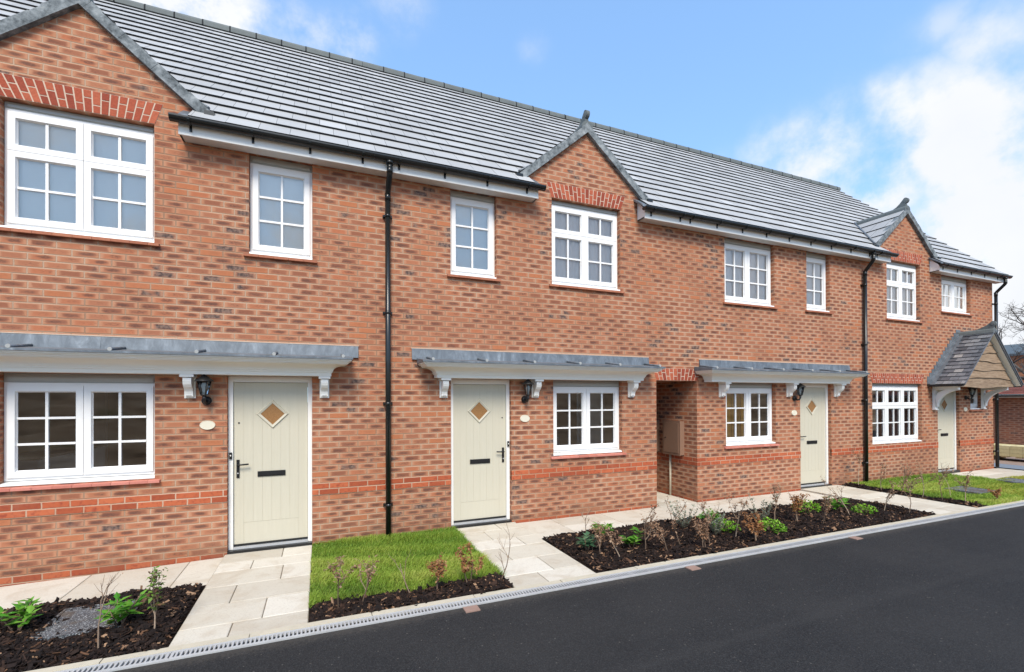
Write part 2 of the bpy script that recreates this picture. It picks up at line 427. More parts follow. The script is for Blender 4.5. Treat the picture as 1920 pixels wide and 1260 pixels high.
def leafmat(name, stops, rough=.5, trans=.35):
    t = NT(name); g = t.pos(); n = t.noise(g.outputs['Position'], 30., 2.)
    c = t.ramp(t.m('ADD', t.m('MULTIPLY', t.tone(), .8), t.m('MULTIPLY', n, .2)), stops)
    b = t.bsdf(c, rough, .35)
    tl = t.n('ShaderNodeBsdfTranslucent'); t.link(c, tl.inputs[0])
    mx = t.n('ShaderNodeMixShader'); mx.inputs[0].default_value = trans
    t.link(b.outputs[0], mx.inputs[1]); t.link(tl.outputs[0], mx.inputs[2]); t.link(mx.outputs[0], t.out.inputs[0])
    return t.mat
M['grass'] = leafmat('grass_blade', [(0,(.045,.115,.010)),(.3,(.135,.255,.024)),(.62,(.26,.385,.040)),(.87,(.43,.50,.09)),(1,(.64,.58,.20))], .6, .3)
M['grass_dry'] = leafmat('grass_blade_yellowed', [(0,(.10,.14,.014)),(.35,(.22,.27,.025)),(.7,(.36,.37,.045)),(1,(.55,.48,.12))], .6, .3)
M['turf'] = plain('turf_soil', (.075,.10,.022), .95, .1, .3, 30., .4)
M['laurel'] = leafmat('laurel_leaf', [(0,(.020,.10,.012)),(.45,(.085,.30,.026)),(1,(.34,.58,.085))], .35)
M['bluegreen'] = leafmat('bluegreen_leaf', [(0,(.035,.10,.05)),(.5,(.085,.20,.10)),(1,(.20,.33,.17))], .4)
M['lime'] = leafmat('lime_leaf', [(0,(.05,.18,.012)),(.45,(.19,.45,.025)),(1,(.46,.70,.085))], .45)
M['silver'] = leafmat('silver_leaf', [(0,(.13,.16,.11)),(.5,(.25,.29,.20)),(1,(.42,.45,.34))], .6)
M['dead'] = leafmat('dead_leaf', [(0,(.12,.060,.032)),(.5,(.34,.19,.11)),(1,(.60,.43,.29))], .75)
M['rust'] = leafmat('rust_leaf', [(0,(.17,.065,.022)),(.5,(.36,.16,.06)),(1,(.55,.32,.16))], .75)
M['wine'] = leafmat('reddish_leaf', [(0,(.10,.045,.03)),(.33,(.15,.085,.05)),(.45,(.10,.20,.03)),(1,(.26,.40,.07))], .5)
M['twig'] = toned('twig_bark', [(0,(.12,.08,.055)),(.5,(.24,.165,.115)),(1,(.42,.32,.23))], .85, .2, 80., .3, .2)
M['oak'] = toned('oak_bark', [(0,(.05,.042,.036)),(1,(.13,.11,.095))], .9, .2, 12., .3, .3)

def m_manhole():
    t = NT('tray_cover'); g = t.pos(); P = g.outputs['Position']
    v = t.n('ShaderNodeTexVoronoi'); t.link(P, v.inputs['Vector']); v.inputs['Scale'].default_value = 150.
    w, _ = t.white(v.outputs['Position'])
    n = t.noise(P, 5., 4.)
    c = t.ramp(w, [(0,(.045,.05,.055)),(.42,(.12,.13,.14)),(.75,(.24,.255,.265)),(.93,(.50,.51,.50))], 'CONSTANT')
    c = t.mix(t.m('MULTIPLY', t.step(n, .5, .68), .75), c, (.10,.075,.05))
    t.bsdf(c, .55, .5, .2, normal=t.bump(w, .3, .004)); return t.mat
M['manhole'] = m_manhole()
M['paver'] = plain('clay_paver', (.33,.215,.17), .85, .2, .15, 25., .2)
M['redtile'] = toned('red_roof_tile', [(0,(.30,.085,.055)),(1,(.48,.17,.12))], .8, .25, 20., .3, .2)
M['greyroof'] = plain('far_roof', (.10,.125,.14), .7, .3, .1, 3.)
M['sandstone'] = toned('pale_stone', [(0,(.52,.42,.20)),(1,(.72,.62,.36))], .85, .2, 20., .2, .2)
M['pallet'] = plain('pallet_wood', (.34,.24,.13), .85, .2, .15, 10.)
M['rubble'] = plain('pink_gravel', (.34,.25,.20), .95, .1, .3, 12., .5)
M['greyroad'] = plain('back_street', (.20,.225,.255), .8, .3, .08, 8., .1)

# ------------------------------------------------------------------ layout constants (metres)
TP = 0.942                                   # main roof pitch (tan)
EY, EZ = -0.235, 5.015                       # tile lower edge at the eaves
RY = 4.06; RZ = EZ + (RY-EY)*TP              # ridge
GAB = {1: -2.40, 2: 3.97, 4: 12.58}          # gablet centres
GS, GA, GH = 0.85, 6.24, 1.17                # gablet slope, apex, half width
HX = {1: (-4.75, .85), 2: (.85, 5.82), 3: (5.82, 11.04), 4: (11.04, 16.42)}
XR = 16.60                                   # right verge
REC = 0.085                                  # recess of frames

# openings: (x0,x1,z0,z1)
WIN = {
 1: [('W1up', -3.06,-1.745,3.63,4.985), ('W1dn', -3.06,-1.74,.945,2.13), ('W2up', -.80,-.088,3.62,4.86)],
 2: [('W3up', 1.722,2.425,3.62,4.86), ('W4up', 3.345,4.63,3.63,4.985), ('W4dn', 3.36,4.65,.945,2.13)],
 3: [('W5up', 6.955,8.27,3.63,4.86), ('W6up', 9.195,9.915,3.64,4.86), ('W5dn', 6.965,8.28,.945,2.13)],
 4: [('W7up', 11.87,13.16,3.64,4.985), ('W8up', 14.06,15.35,3.955,4.86), ('W7dn', 11.315,13.20,.80,2.16), ('W9dn', 15.31,15.84,1.53,2.13)],
}
DOOR = {1: (-1.03,-.095), 2: (1.72,2.65), 3: (8.98,9.93), 4: (13.85,14.80)}
DZ = 2.13
PASS = (5.36, 6.27, 2.15)

HLAB = {
 1: ('red-brown brick terraced house nearest the camera, cream door left of the first black downpipe', ),
 2: ('brick terraced house between the first black downpipe and the open passage, with a complete gablet', ),
 3: ('brick terraced house between the open passage and the second black downpipe, without a gablet', ),
 4: ('end terraced house with slate gabled porch and waney-edge boards over its door', ),
}
HOUSE = {}
for k in HX:
    HOUSE[k] = tag(empty('terraced_house', ((HX[k][0]+HX[k][1])/2, 0, 0)), HLAB[k][0], 'house', 'brick terraced houses in a row')

def part(mb, name, mats, k, parent=None, **kw):
    """build at world coordinates, parented under house k (or under a part of it)"""
    o = mb.build(name, mats, None, **kw)
    base = HOUSE[k]
    if parent is None:
        o.parent = base
        o.matrix_parent_inverse = Matrix.Translation(base.location).inverted()
    else:
        o.parent = parent            # parts carry identity world transform
    return o

# ------------------------------------------------------------------ walls
REAR = {1: (-1.2, .5), 2: (1.3, 3.4), 3: (6.6, 8.8), 4: (11.4, 13.6)}  # unseen rear openings, added to let daylight fill the ground-floor rooms
def wall_for(k):
    x0, x1 = HX[k]
    mb = MB()
    ops = [(a, b, c, d) for _, a, b, c, d in WIN[k]]
    ops.append((DOOR[k][0], DOOR[k][1], -.2, DZ))
    if k == 2: ops.append((PASS[0], 6.0, -.2, PASS[2]))
    if k == 3: ops.append((5.0, PASS[1], -.2, PASS[2]))
    gz = 5.168; gh = 1.12
    holes = list(ops)
    if k in GAB:
        c = GAB[k]
        holes += [(x0-1, c-gh, 4.90, gz), (c+gh, x1+1, 4.90, gz)]
        top = gz
    else: top = 4.90
    xs = sorted({x0, x1} | {min(max(v, x0), x1) for h in holes for v in h[:2]})
    zs = sorted({-.12, top} | {min(max(v, -.12), top) for h in holes for v in h[2:]})
    for i in range(len(xs)-1):
        for j in range(len(zs)-1):
            mx, mz = (xs[i]+xs[i+1])/2, (zs[j]+zs[j+1])/2
            if any(h[0] < mx < h[1] and h[2] < mz < h[3] for h in holes): continue
            mb.face([(xs[i],0,zs[j]),(xs[i+1],0,zs[j]),(xs[i+1],0,zs[j+1]),(xs[i],0,zs[j+1])])
    if k in GAB:
        c = GAB[k]
        mb.face([(c-gh,0,gz),(c+gh,0,gz),(c,0,GA-.12)])
        mb.face([(c-gh,0,4.9),(c-gh,.4,4.9),(c-gh,.4,gz),(c-gh,0,gz)]); mb.face([(c+gh,.4,4.9),(c+gh,0,4.9),(c+gh,0,gz),(c+gh,.4,gz)])
    D = .16
    for a, b, c, d in ops:
        if b > x1 or a < x0:     # passage
            continue
        mb.face([(a,0,c),(a,0,d),(a,D,d),(a,D,c)]); mb.face([(b,0,d),(b,0,c),(b,D,c),(b,D,d)])
        mb.face([(a,0,d),(b,0,d),(b,D,d),(a,D,d)]); mb.face([(a,0,c),(a,D,c),(b,D,c),(b,0,c)])
    yb = 8.1
    if k == 2:
        mb.face([(PASS[0],0,-.12),(PASS[0],0,PASS[2]),(PASS[0],yb,PASS[2]),(PASS[0],yb,-.12)])
        mb.face([(PASS[0],0,PASS[2]),(x1,0,PASS[2]),(x1,yb,PASS[2]),(PASS[0],yb,PASS[2])])
    if k == 3:
        mb.face([(PASS[1],0,PASS[2]),(PASS[1],0,-.12),(PASS[1],yb,-.12),(PASS[1],yb,PASS[2])])
        mb.face([(x0,0,PASS[2]),(PASS[1],0,PASS[2]),(PASS[1],yb,PASS[2]),(x0,yb,PASS[2])])
        mb.face([(PASS[0],yb-.02,-.12),(PASS[1],yb-.02,-.12),(PASS[1],yb-.02,PASS[2]),(PASS[0],yb-.02,PASS[2])])  # unseen end wall, added to keep the passage dark
    for xe, cond in ((x0, k == 1), (x1, k == 4)):
        if cond:
            mb.face([(xe,0,-.12),(xe,yb,-.12),(xe,yb,4.95),(xe,RY,RZ-.12),(xe,0,4.95)])
    r0, r1 = REAR[k]
    for a, b, c, d in ((x0, r0, -.12, 4.95), (r1, x1, -.12, 4.95), (r0, r1, -.12, .05), (r0, r1, 2.2, 4.95)):
        if k == 3 and a == x0:
            mb.face([(x0,yb,PASS[2]),(PASS[1],yb,PASS[2]),(PASS[1],yb,d),(x0,yb,d)]); a = PASS[1]
        if k == 2 and b == x1:
            mb.face([(PASS[0],yb,PASS[2]),(x1,yb,PASS[2]),(x1,yb,d),(PASS[0],yb,d)]); b = PASS[0]
        mb.face([(a,yb,c),(b,yb,c),(b,yb,d),(a,yb,d)])
    return part(mb, 'wall', M['brick'], k)
WALL = {k: wall_for(k) for k in HX}

def spans(a, b, cuts):
    out = [(a, b)]
    for c, d in cuts:
        nx = []
        for p, q in out:
            if d <= p or c >= q: nx.append((p, q)); continue
            if c > p: nx.append((p, c))
            if d < q: nx.append((d, q))
        out = nx
    return out

for k in HX:
    x0, x1 = HX[k]
    cuts = [DOOR[k]]
    if k in (2, 3): cuts.append((PASS[0], PASS[1]))
    mb = MB(); mp = MB()
    for a, b in spans(x0, x1, cuts):
        mb.box(a, b, -.009, .02, .616, .764)
        mp.box(a, b, -.004, .02, -.118, .0165)
    if k == 3:
        mb.box(PASS[1]-.009, PASS[1]+.02, .0205, 6., .616, .764); mp.box(PASS[1]-.004, PASS[1]+.02, .0205, 6., -.11, .0165)
        mb.box(PASS[1]-.009, PASS[1], -.009, .0205, .616, .764); mp.box(PASS[1]-.004, PASS[1], -.004, .0205, -.11, .0165)
    part(mb, 'brick_band', M['red'], k); part(mp, 'plinth', M['red'], k)

def arch(k, x0t, x1t, x0b, x1b, z0, z1, n, y=-.004):
    """flat arch of rubbed red bricks, fanned; every brick a small block in one mesh"""
    mb = MB()
    mb.prism([(x0b+.004, z0+.003), (x1b-.004, z0+.003), (x1t-.004, z1-.003), (x0t+.004, z1-.003)], y+.0022, .03, 'y', 1)
    for i in range(n):
        sp = [(.0, .36), (.36, 1.)] if i % 2 else [(.0, .64), (.64, 1.)]
        for a, b in sp:
            def X(u, w): return (x0b + (x1b-x0b)*u)*(1-w) + (x0t + (x1t-x0t)*u)*w
            g = .0066/(z1-z0); gu = .0066/(x1b-x0b)
            u0, u1, w0, w1 = i/n+gu, (i+1)/n-gu, a+g, b-g
            Z = lambda w: z0 + (z1-z0)*w
            yy = y - random.uniform(0, .002)
            mb.hexa([(X(u0,w0),yy,Z(w0)),(X(u1,w0),yy,Z(w0)),(X(u1,w0),.02,Z(w0)),(X(u0,w0),.02,Z(w0)),
                     (X(u0,w1),yy,Z(w1)),(X(u1,w1),yy,Z(w1)),(X(u1,w1),.02,Z(w1)),(X(u0,w1),.02,Z(w1))], 0, random.random())
    return part(mb, 'brick_arch', [M['arch'], M['mortar']], k)
arch(1, -3.20,-1.655,-3.07,-1.735, 4.985,5.232, 19)
arch(2, 3.25,4.73,3.335,4.64, 4.985,5.225, 19)
arch(4, 11.79,13.26,11.87,13.165, 4.985,5.225, 19)
arch(4, 11.22,13.30,11.305,13.21, 2.16,2.392, 27)
arch(2, 5.275,5.82,5.36,5.82, 2.15,2.367, 6)
arch(3, 5.82,6.375,5.82,6.275, 2.15,2.367, 6)

# ------------------------------------------------------------------ windows
def window(k, x0, x1, z0, z1, lights, rows, fan=False, cols=2, tile='silltile', back=None, vent=.07, cill_h=.045):
    Y = REC
    fr = MB(); fw = .045
    zt = z1 - vent                                   # frame head below the vent strip
    zb = z0 + cill_h
    fr.box(x0+.004, x0+fw, Y, Y+.065, zb, zt); fr.box(x1-fw, x1-.004, Y, Y+.065, zb, zt)
    fr.box(x0+fw, x1-fw, Y, Y+.065, zt-fw, zt-.001); fr.box(x0+fw, x1-fw, Y, Y+.065, zb, zb+fw)
    W = (x1-x0-2*fw); n = lights
    glass = MB(); cellsM = []
    zi0, zi1 = zb+fw, zt-fw
    if fan: zm = zi0 + (zi1-zi0)*.655
    for i in range(n):
        a = x0+fw+W*i/n; b = x0+fw+W*(i+1)/n
        cells = [(zi0, zm, rows), (zm, zi1, 1)] if fan else [(zi0, zi1, rows)]
        for c, d, r in cells:
            sash = MB(); bars = MB(); cellsM.append((sash, bars))
            sw = .062; ys = Y-.018; g = .0025
            A, B, C, Dd = a-.012 if i == 0 else a+g, b+.012 if i == n-1 else b-g, c-.012 if c == zi0 else c+g, d+.012 if d == zi1 else d-g
            ia, ib, ic, id_ = A+sw, B-sw, C+sw, Dd-sw
            def frame4(o0, o1, o2, o3, i0, i1, i2, i3, yo, yi):
                O = [(o0,o2),(o1,o2),(o1,o3),(o0,o3)]; I = [(i0,i2),(i1,i2),(i1,i3),(i0,i3)]
                for q in range(4):
                    p = (q+1) % 4
                    sash.face([(O[q][0],yo,O[q][1]),(O[p][0],yo,O[p][1]),(I[p][0],yo,I[p][1]),(I[q][0],yo,I[q][1])])
                    sash.face([(O[q][0],Y+.05,O[q][1]),(O[p][0],Y+.05,O[p][1]),(O[p][0],yo,O[p][1]),(O[q][0],yo,O[q][1])])
                    sash.face([(I[q][0],yo,I[q][1]),(I[p][0],yo,I[p][1]),(I[p][0],yi,I[p][1]),(I[q][0],yi,I[q][1])])
            # chamfered inner bead: outer flat then slope to glass
            frame4(A, B, C, Dd, ia, ib, ic, id_, ys, ys+.012)
            be = .012
            O = [(ia,ic),(ib,ic),(ib,id_),(ia,id_)]; I = [(ia+be,ic+be),(ib-be,ic+be),(ib-be,id_-be),(ia+be,id_-be)]
            for q in range(4):
                p = (q+1) % 4
                sash.face([(O[q][0],ys+.012,O[q][1]),(O[p][0],ys+.012,O[p][1]),(I[p][0],ys+.034,I[p][1]),(I[q][0],ys+.034,I[q][1])])
            gx0, gx1, gz0, gz1 = ia+be-.002, ib-be+.002, ic+be-.002, id_-be+.002
            glass.face([(gx0,ys+.033,gz0),(gx1,ys+.033,gz0),(gx1,ys+.033,gz1),(gx0,ys+.033,gz1)])
            bw = .012
            for q in range(1, cols):
                xx = gx0+(gx1-gx0)*q/cols; bars.box(xx-bw, xx+bw, ys+.016, ys+.050, gz0, gz1)
            for q in range(1, r):
                zz = gz0+(gz1-gz0)*q/r
                for w in range(cols):
                    p0 = gx0+(gx1-gx0)*w/cols + (bw if w else 0); p1 = gx0+(gx1-gx0)*(w+1)/cols - (bw if w < cols-1 else 0)
                    bars.box(p0, p1, ys+.017, ys+.049, zz-bw, zz+bw)
    f = part(fr, 'window', M['upvc'], k)
    for sash, bars in cellsM:
        part(sash, 'sash', M['upvc'], k, f)
        if bars.f: part(bars, 'glazing_bars', M['upvc'], k, f)
    part(glass, 'pane', M[{'blind': 'glass_coated', 'curtain': 'glass_mid', None: 'glass'}[back]], k, f)
    cl = MB()
    cl.hexa([(x0+.003,.006,z0+.004),(x1-.003,.006,z0+.004),(x1-.003,Y+.06,z0+.004),(x0+.003,Y+.06,z0+.004),
             (x0+.003,.010,z0+cill_h*.55),(x1-.003,.010,z0+cill_h*.55),(x1-.003,Y+.06,zb-.001),(x0+.003,Y+.06,zb-.001)])
    part(cl, 'cill', M['upvc'], k, f, bevel=.003)
    if vent > 0:
        v = MB(); v.box(x0+.004, x1-.004, Y-.004, Y+.06, zt, z1-.002)
        v.box(x0+.03, x1-.03, Y-.016, Y-.004, zt+.012, zt+vent*.55)
        part(v, 'vent_strip', M['vent'], k, f)
    if tile:
        sb = MB(); a = x0-.055; i = 0
        while a < x1+.055-.02:
            b = min(a+.165, x1+.055)
            if x1+.055-b < .05: b = x1+.055
            j = random.uniform(-.002, .002)
            sb.hexa([(a+.0015,-.046+j,z0-.043),(b-.0015,-.046+j,z0-.043),(b-.0015,.08,z0-.043),(a+.0015,.08,z0-.043),
                     (a+.0015,-.046+j,z0-.016),(b-.0015,-.046+j,z0-.016),(b-.0015,.08,z0+.003),(a+.0015,.08,z0+.003)], 0, random.random())
            a = b
        part(sb, 'sill', M[tile], k, f, bevel=.004)
    if back:
        bk = MB(); y0 = Y+.050; n = 90
        if back == 'curtain':
            def yy(i): return y0 + .008*math.sin(i*.93+x0*7) + .006*math.sin(i*2.3+x1)
            for i in range(n):
                a = x0-.06+(x1-x0+.12)*i/n; b = x0-.06+(x1-x0+.12)*(i+1)/n
                bk.face([(a,yy(i),z0-.1),(b,yy(i+1),z0-.1),(b,yy(i+1),z1+.05),(a,yy(i),z1+.05)], smooth=True)
        else:
            bk.face([(x0-.06,y0,z0-.1),(x1+.06,y0,z0-.1),(x1+.06,y0,z1+.05),(x0-.06,y0,z1+.05)])
        part(bk, 'blind' if back == 'blind' else 'curtain', M[back], k, f, weld=True)
    return f

WSPEC = {'W1up': dict(lights=2, rows=2, fan=True, back='blind'), 'W1dn': dict(lights=2, rows=3, tile='silltile2', vent=.10),
 'W2up': dict(lights=1, rows=3, back='blind', vent=.09), 'W3up': dict(lights=1, rows=3, back='blind', vent=.09),
 'W4up': dict(lights=2, rows=2, fan=True, back='curtain'), 'W4dn': dict(lights=2, rows=3, tile='silltile2', vent=.10),
 'W5up': dict(lights=2, rows=3, back='curtain', vent=.10), 'W6up': dict(lights=1, rows=3, back='curtain', vent=.10),
 'W5dn': dict(lights=2, rows=3, tile='silltile2', vent=.10), 'W7up': dict(lights=2, rows=2, fan=True, back='curtain'),
 'W8up': dict(lights=2, rows=2, back='blind', vent=.10), 'W7dn': dict(lights=3, rows=2, fan=True, tile=None, vent=.06),
 'W9dn': dict(lights=1, rows=2, cols=1, vent=.06)}
WOBJ = {}
for k in WIN:
    for nm, a, b, c, d in WIN[k]:
        WOBJ[nm] = window(k, a, b, c, d, **WSPEC[nm])

# rooms behind the glass
for k in HX:
    x0, x1 = HX[k]; x0 += .1; x1 -= .1
    if k == 2: x1d = PASS[0]-.1
    else: x1d = x1
    x0d = PASS[1]+.1 if k == 3 else x0
    mb = MB(); yb = 7.95
    mb.face([(x0d,.17,.05),(x1d,.17,.05),(x1d,yb,.05),(x0d,yb,.05)], 0)
    mb.face([(x0d,.17,2.42),(x0d,yb,2.42),(x1d,yb,2.42),(x1d,.17,2.42)], 1)
    r0, r1 = REAR[k]
    mb.face([(x0d,yb,.05),(r0,yb,.05),(r0,yb,2.42),(x0d,yb,2.42)], 1); mb.face([(r1,yb,.05),(x1d,yb,.05),(x1d,yb,2.42),(r1,yb,2.42)], 1)
    mb.face([(r0,yb,2.2),(r1,yb,2.2),(r1,yb,2.42),(r0,yb,2.42)], 1)
    mb.face([(x0d,.17,.05),(x0d,yb,.05),(x0d,yb,2.42),(x0d,.17,2.42)], 1)
    mb.face([(x1d,yb,.05),(x1d,.17,.05),(x1d,.17,2.42),(x1d,yb,2.42)], 1)
    yb = 3.8
    mb.face([(x0,.17,2.7),(x1,.17,2.7),(x1,yb,2.7),(x0,yb,2.7)], 0)
    mb.face([(x0,.17,5.0),(x0,yb,5.0),(x1,yb,5.0),(x1,.17,5.0)], 1)
    mb.face([(x0,yb,2.7),(x1,yb,2.7),(x1,yb,5.0),(x0,yb,5.0)], 1)
    mb.face([(x0,.17,2.7),(x0,yb,2.7),(x0,yb,5.0),(x0,.17,5.0)], 1); mb.face([(x1,yb,2.7),(x1,.17,2.7),(x1,.17,5.0),(x1,yb,5.0)], 1)
    # internal doors, skirting and a low run of cupboards
    def inner_door(x, y, w=.86, s=-1):
        mb.box(min(x, x+s*.03), max(x, x+s*.03), y, y+w, .06, 2.06, 2)
        for a, b in ((y-.075, y-.002), (y+w+.002, y+w+.075)): mb.box(min(x, x+s*.045), max(x, x+s*.045), a, b, .06, 2.13, 2)
    if k == 1:
        inner_door(x0d+.002, 6.3, s=1); mb.box(x0d+.01, x0d+.62, 3.0, 5.4, .06, .92, 2); mb.box(x0d+.01, x0d+.65, 2.98, 5.42, .921, .96, 3)
        mb.box(-3.6, -1.9, 1.0, 1.75, .06, .48, 4); mb.box(-3.6, -1.9, .92, 1.12, .481, .93, 4)
    if k == 2:
        inner_door(x1d-.002, 1.5); mb.box(x1d-.62, x1d-.01, 3.3, 6., .06, .92, 2); mb.box(3.9, 5.0, .9, 1.6, .06, .47, 4); mb.box(3.9, 5.0, .82, 1.0, .471, .95, 4)
    if k == 3: inner_door(x1d-.002, 2.9); mb.box(9.0, 9.1, 1.2, 3.4, .06, 2.4, 1)
    if k == 4: inner_door(x1d-.002, 2.2); mb.box(13.5, 13.6, .9, 4., .06, 2.4, 1)
    part(mb, 'interior', [M['floor'], M['roomwall'], M['upvc'], M['iron'], M['reflection_sofa']], k)
# timber boards stacked inside the third house's ground-floor window
mb = MB()
for i in range(5):
    a = 7.36+i*.135
    mb.box(a, a+.105, .34+.012*i, .365+.012*i, .06, 2.1+.03*math.sin(i*2.), 0, random.random())
part(mb, 'timber_boards', M['pine'], 3)

# ------------------------------------------------------------------ doors
def door(k, handle):
    x0, x1 = DOOR[k]; Y = REC
    fr = MB(); w = .052
    fr.box(x0+.003, x0+w, Y-.02, Y+.06, .022, DZ-.003); fr.box(x1-w, x1-.003, Y-.02, Y+.06, .022, DZ-.003)
    fr.box(x0+w, x1-w, Y-.02, Y+.06, DZ-.075, DZ-.003)
    f = part(fr, 'door_frame', M['white'], k, bevel=.004)
    th = MB(); th.box(x0+.003, x1-.003, -.012, Y+.06, -.02, .022, 0); th.box(x0+w, x1-w, Y-.035, Y+.05, .022, .045, 1)
    part(th, 'threshold', [M['iron'], M['galv']], k, f)
    bell = MB(); s = -1 if handle == 'l' else 1
    bx = x0+.028 if handle == 'l' else x1-.028
    bell.box(bx-.014, bx+.014, Y-.038, Y-.02, 1.12, 1.20, 0); bell.box(bx-.006, bx+.006, Y-.041, Y-.038, 1.155, 1.172, 1)
    part(bell, 'door_bell', [M['black'], M['white']], k, f)
    d = MB(); a, b = x0+w+.004, x1-w-.004; z0, z1 = .058, DZ-.079
    d.box(a, b, Y+.012, Y+.05, z0, z1)
    d.box(a, b, Y-.002, Y+.012, z0, .075, 1)            # dark weather bar
    # stiles, rails and tongue-and-groove boards standing 4 mm proud with real grooves
    st = .105; yf = Y+.0085
    d.box(a, a+st, yf, Y+.012, .075, z1); d.box(b-st, b, yf, Y+.012, .075, z1)
    d.box(a+st+.002, b-st-.002, yf, Y+.012, z1-.10, z1); d.box(a+st+.002, b-st-.002, yf, Y+.012, .075, .33)
    n = 6; L = (b-a-2*st)
    for i in range(n):
        d.box(a+st+L*i/n+.001, a+st+L*(i+1)/n-.001, yf, Y+.012, .333, z1-.104)
    dd = part(d, 'door', [M['door'], M['iron']], k, bevel=.0015)
    cx, cz, r = (x0+x1)/2+.012*(1 if k == 1 else -1 if k == 2 else 0), 1.660, .182
    dm = MB()
    O = [(cx, cz-r), (cx+r, cz), (cx, cz+r), (cx-r, cz)]
    I = [(cx, cz-r*.74), (cx+r*.74, cz), (cx, cz+r*.74), (cx-r*.74, cz)]
    Md = [(cx, cz-r*.93), (cx+r*.93, cz), (cx, cz+r*.93), (cx-r*.93, cz)]
    for q in range(4):
        p = (q+1) % 4
        for (A, ya), (B, yb2) in (((O, yf), (Md, yf-.018)), ((Md, yf-.018), (I, yf-.010)), ((I, yf-.010), (I, yf+.004))):
            dm.face([(A[q][0],ya,A[q][1]),(A[p][0],ya,A[p][1]),(B[p][0],yb2,B[p][1]),(B[q][0],yb2,B[q][1])])
    part(dm, 'glazing_surround', M['door'], k, dd)
    gl = MB(); gl.face([(x,yf-.004,z) for x, z in [(cx, cz-r*.76), (cx+r*.76, cz), (cx, cz+r*.76), (cx-r*.76, cz)]])
    part(gl, 'diamond_pane', M['amber'], k, dd)
    lp = MB(); lx = (x0+x1)/2; 
    lp.box(lx-.155, lx+.155, yf-.012, yf, .885, .95); lp.box(lx-.125, lx+.125, yf-.018, yf-.012, .897, .938)
    part(lp, 'letter_plate', M['iron'], k, dd, bevel=.004)
    h = MB(); hx = a+.045 if handle == 'l' else b-.045; sg = 1 if handle == 'l' else -1
    h.box(hx-.016, hx+.016, yf-.012, yf, .885, 1.105, 0)
    h.tube([(hx, yf-.01, 1.045), (hx, yf-.055, 1.045), (hx+sg*.03, yf-.06, 1.047), (hx+sg*.12, yf-.055, 1.05)], .010, 8, 0)
    h.tube([(hx, yf-.01, .94), (hx, yf-.02, .94)], .009, 8, 1)
    part(h, 'handle', [M['iron'], M['galv']], k, dd)
    sp = MB(); sp.tube([(hx+sg*.01, yf-.006, 1.555), (hx+sg*.01, yf+.002, 1.555)], .010, 10)
    part(sp, 'spyhole', M['iron'], k, dd)
door(1, 'l'); door(2, 'r'); door(3, 'l'); door(4, 'l')

# ------------------------------------------------------------------ flat door canopies
def canopy(k, bx0, bx1, brackets, rolls, leadx):
    c = MB(); yf = -.185
    prof = [(0,2.132),(0,2.172),(.012,2.176),(.012,2.192),(.022,2.196)]
    for i in range(1, 9):
        a = i/8*PI/2
        prof.append((.022+.15*(1-math.cos(a)), 2.196+.075*math.sin(a)))
    prof += [(.172,2.280),(.190,2.282),(.190,2.296),(.208,2.298),(.208,2.311),(.228,2.313),(.228,2.328)]
    ring = [[(bx0-o, -.001, z), (bx0-o, yf-o, z), (bx1+o, yf-o, z), (bx1+o, -.001, z)] for o, z in prof]
    for A, B in zip(ring, ring[1:]):
        for q in range(3):
            c.face([A[q], A[q+1], B[q+1], B[q]])
    c.face(ring[0][::-1])
    obj = part(c, 'door_canopy', M['cream'], k)
    o = .245; L = MB()
    zf = 2.328
    T = [(bx0-o, yf-o), (bx1+o, yf-o)]
    zt = lambda y: zf + .026 + (y-(yf-o))*(-0)/1
    yb = -.016; za = 2.352; zb_ = 2.405
    L.hexa([(bx0-o,yf-o,zf),(bx1+o,yf-o,zf),(bx1+o,yb,zf),(bx0-o,yb,zf),(bx0-o,yf-o,za),(bx1+o,yf-o,za),(bx1+o,yb,zb_),(bx0-o,yb,zb_)])
    lr = part(L, 'lead_roof', M['lead'], k, obj, bevel=.004)
    n = rolls
    for i in range(n):
        R = MB()
        x = bx0-o+.12 + (bx1-bx0+2*o-.24)*i/(n-1)
        x += random.uniform(-.02, .02)
        R.tube([(x, yb-.005, zb_+.016), (x, yf-o+.012, za+.014)], [.013, .017], 10, 0)
        R.tube([(x, yf-o+.012, za+.016), (x, yf-o-.003, za+.014)], [.020, .019], 12, 1)
        part(R, 'lead_roll', [M['lead'], M['rollend']], k, obj)
    F = MB(); a = leadx[0]; i = 0
    while a < leadx[1]-.05:
        b = min(a+1.45, leadx[1])
        y1 = -.010 if i % 2 else -.014
        F.hexa([(a,y1-.02,2.385),(b+(.08 if b < leadx[1] else 0),y1-.02,2.385),(b+(.08 if b < leadx[1] else 0),-.001,2.385),(a,-.001,2.385),
                (a,y1,2.532),(b+(.08 if b < leadx[1] else 0),y1,2.532),(b+(.08 if b < leadx[1] else 0),-.001,2.538),(a,-.001,2.538)])
        a = b; i += 1
    F.box(leadx[0]-.01, leadx[1]+.01, -.0065, -.001, 2.5385, 2.549, 1)
    part(F, 'lead_flashing', [M['lead'], M['mortar']], k, obj)
    for bx in brackets:
        b = MB(); w = .112
        b.box(bx, bx+w, -.020, -.001, 1.858, 2.10)
        pr = [(-.020, 2.092)]
        pts = [(-.158,2.092),(-.160,2.05),(-.150,2.015),(-.125,1.985),(-.095,1.965),(-.075,1.94),(-.066,1.905),(-.064,1.878),(-.020,1.878)]
        b.prism((pr+pts)[::-1], bx+.015, bx+w-.015, 'x')
        b.box(bx-.012, bx+w+.012, -.178, -.001, 2.1, 2.131)
        b.box(bx+.03, bx+w-.03, -.067, -.062, 1.884, 1.888, 1)
        part(b, 'bracket', [M['white'], M['iron']], k, obj, bevel=.005)
    return obj
canopy(1, -3.42, .13, [-3.36, -1.455, -.005], 6, (-3.75, .465))
canopy(2, 1.48, 4.95, [1.555, 2.985, 4.765], 6, (1.168, 5.19))
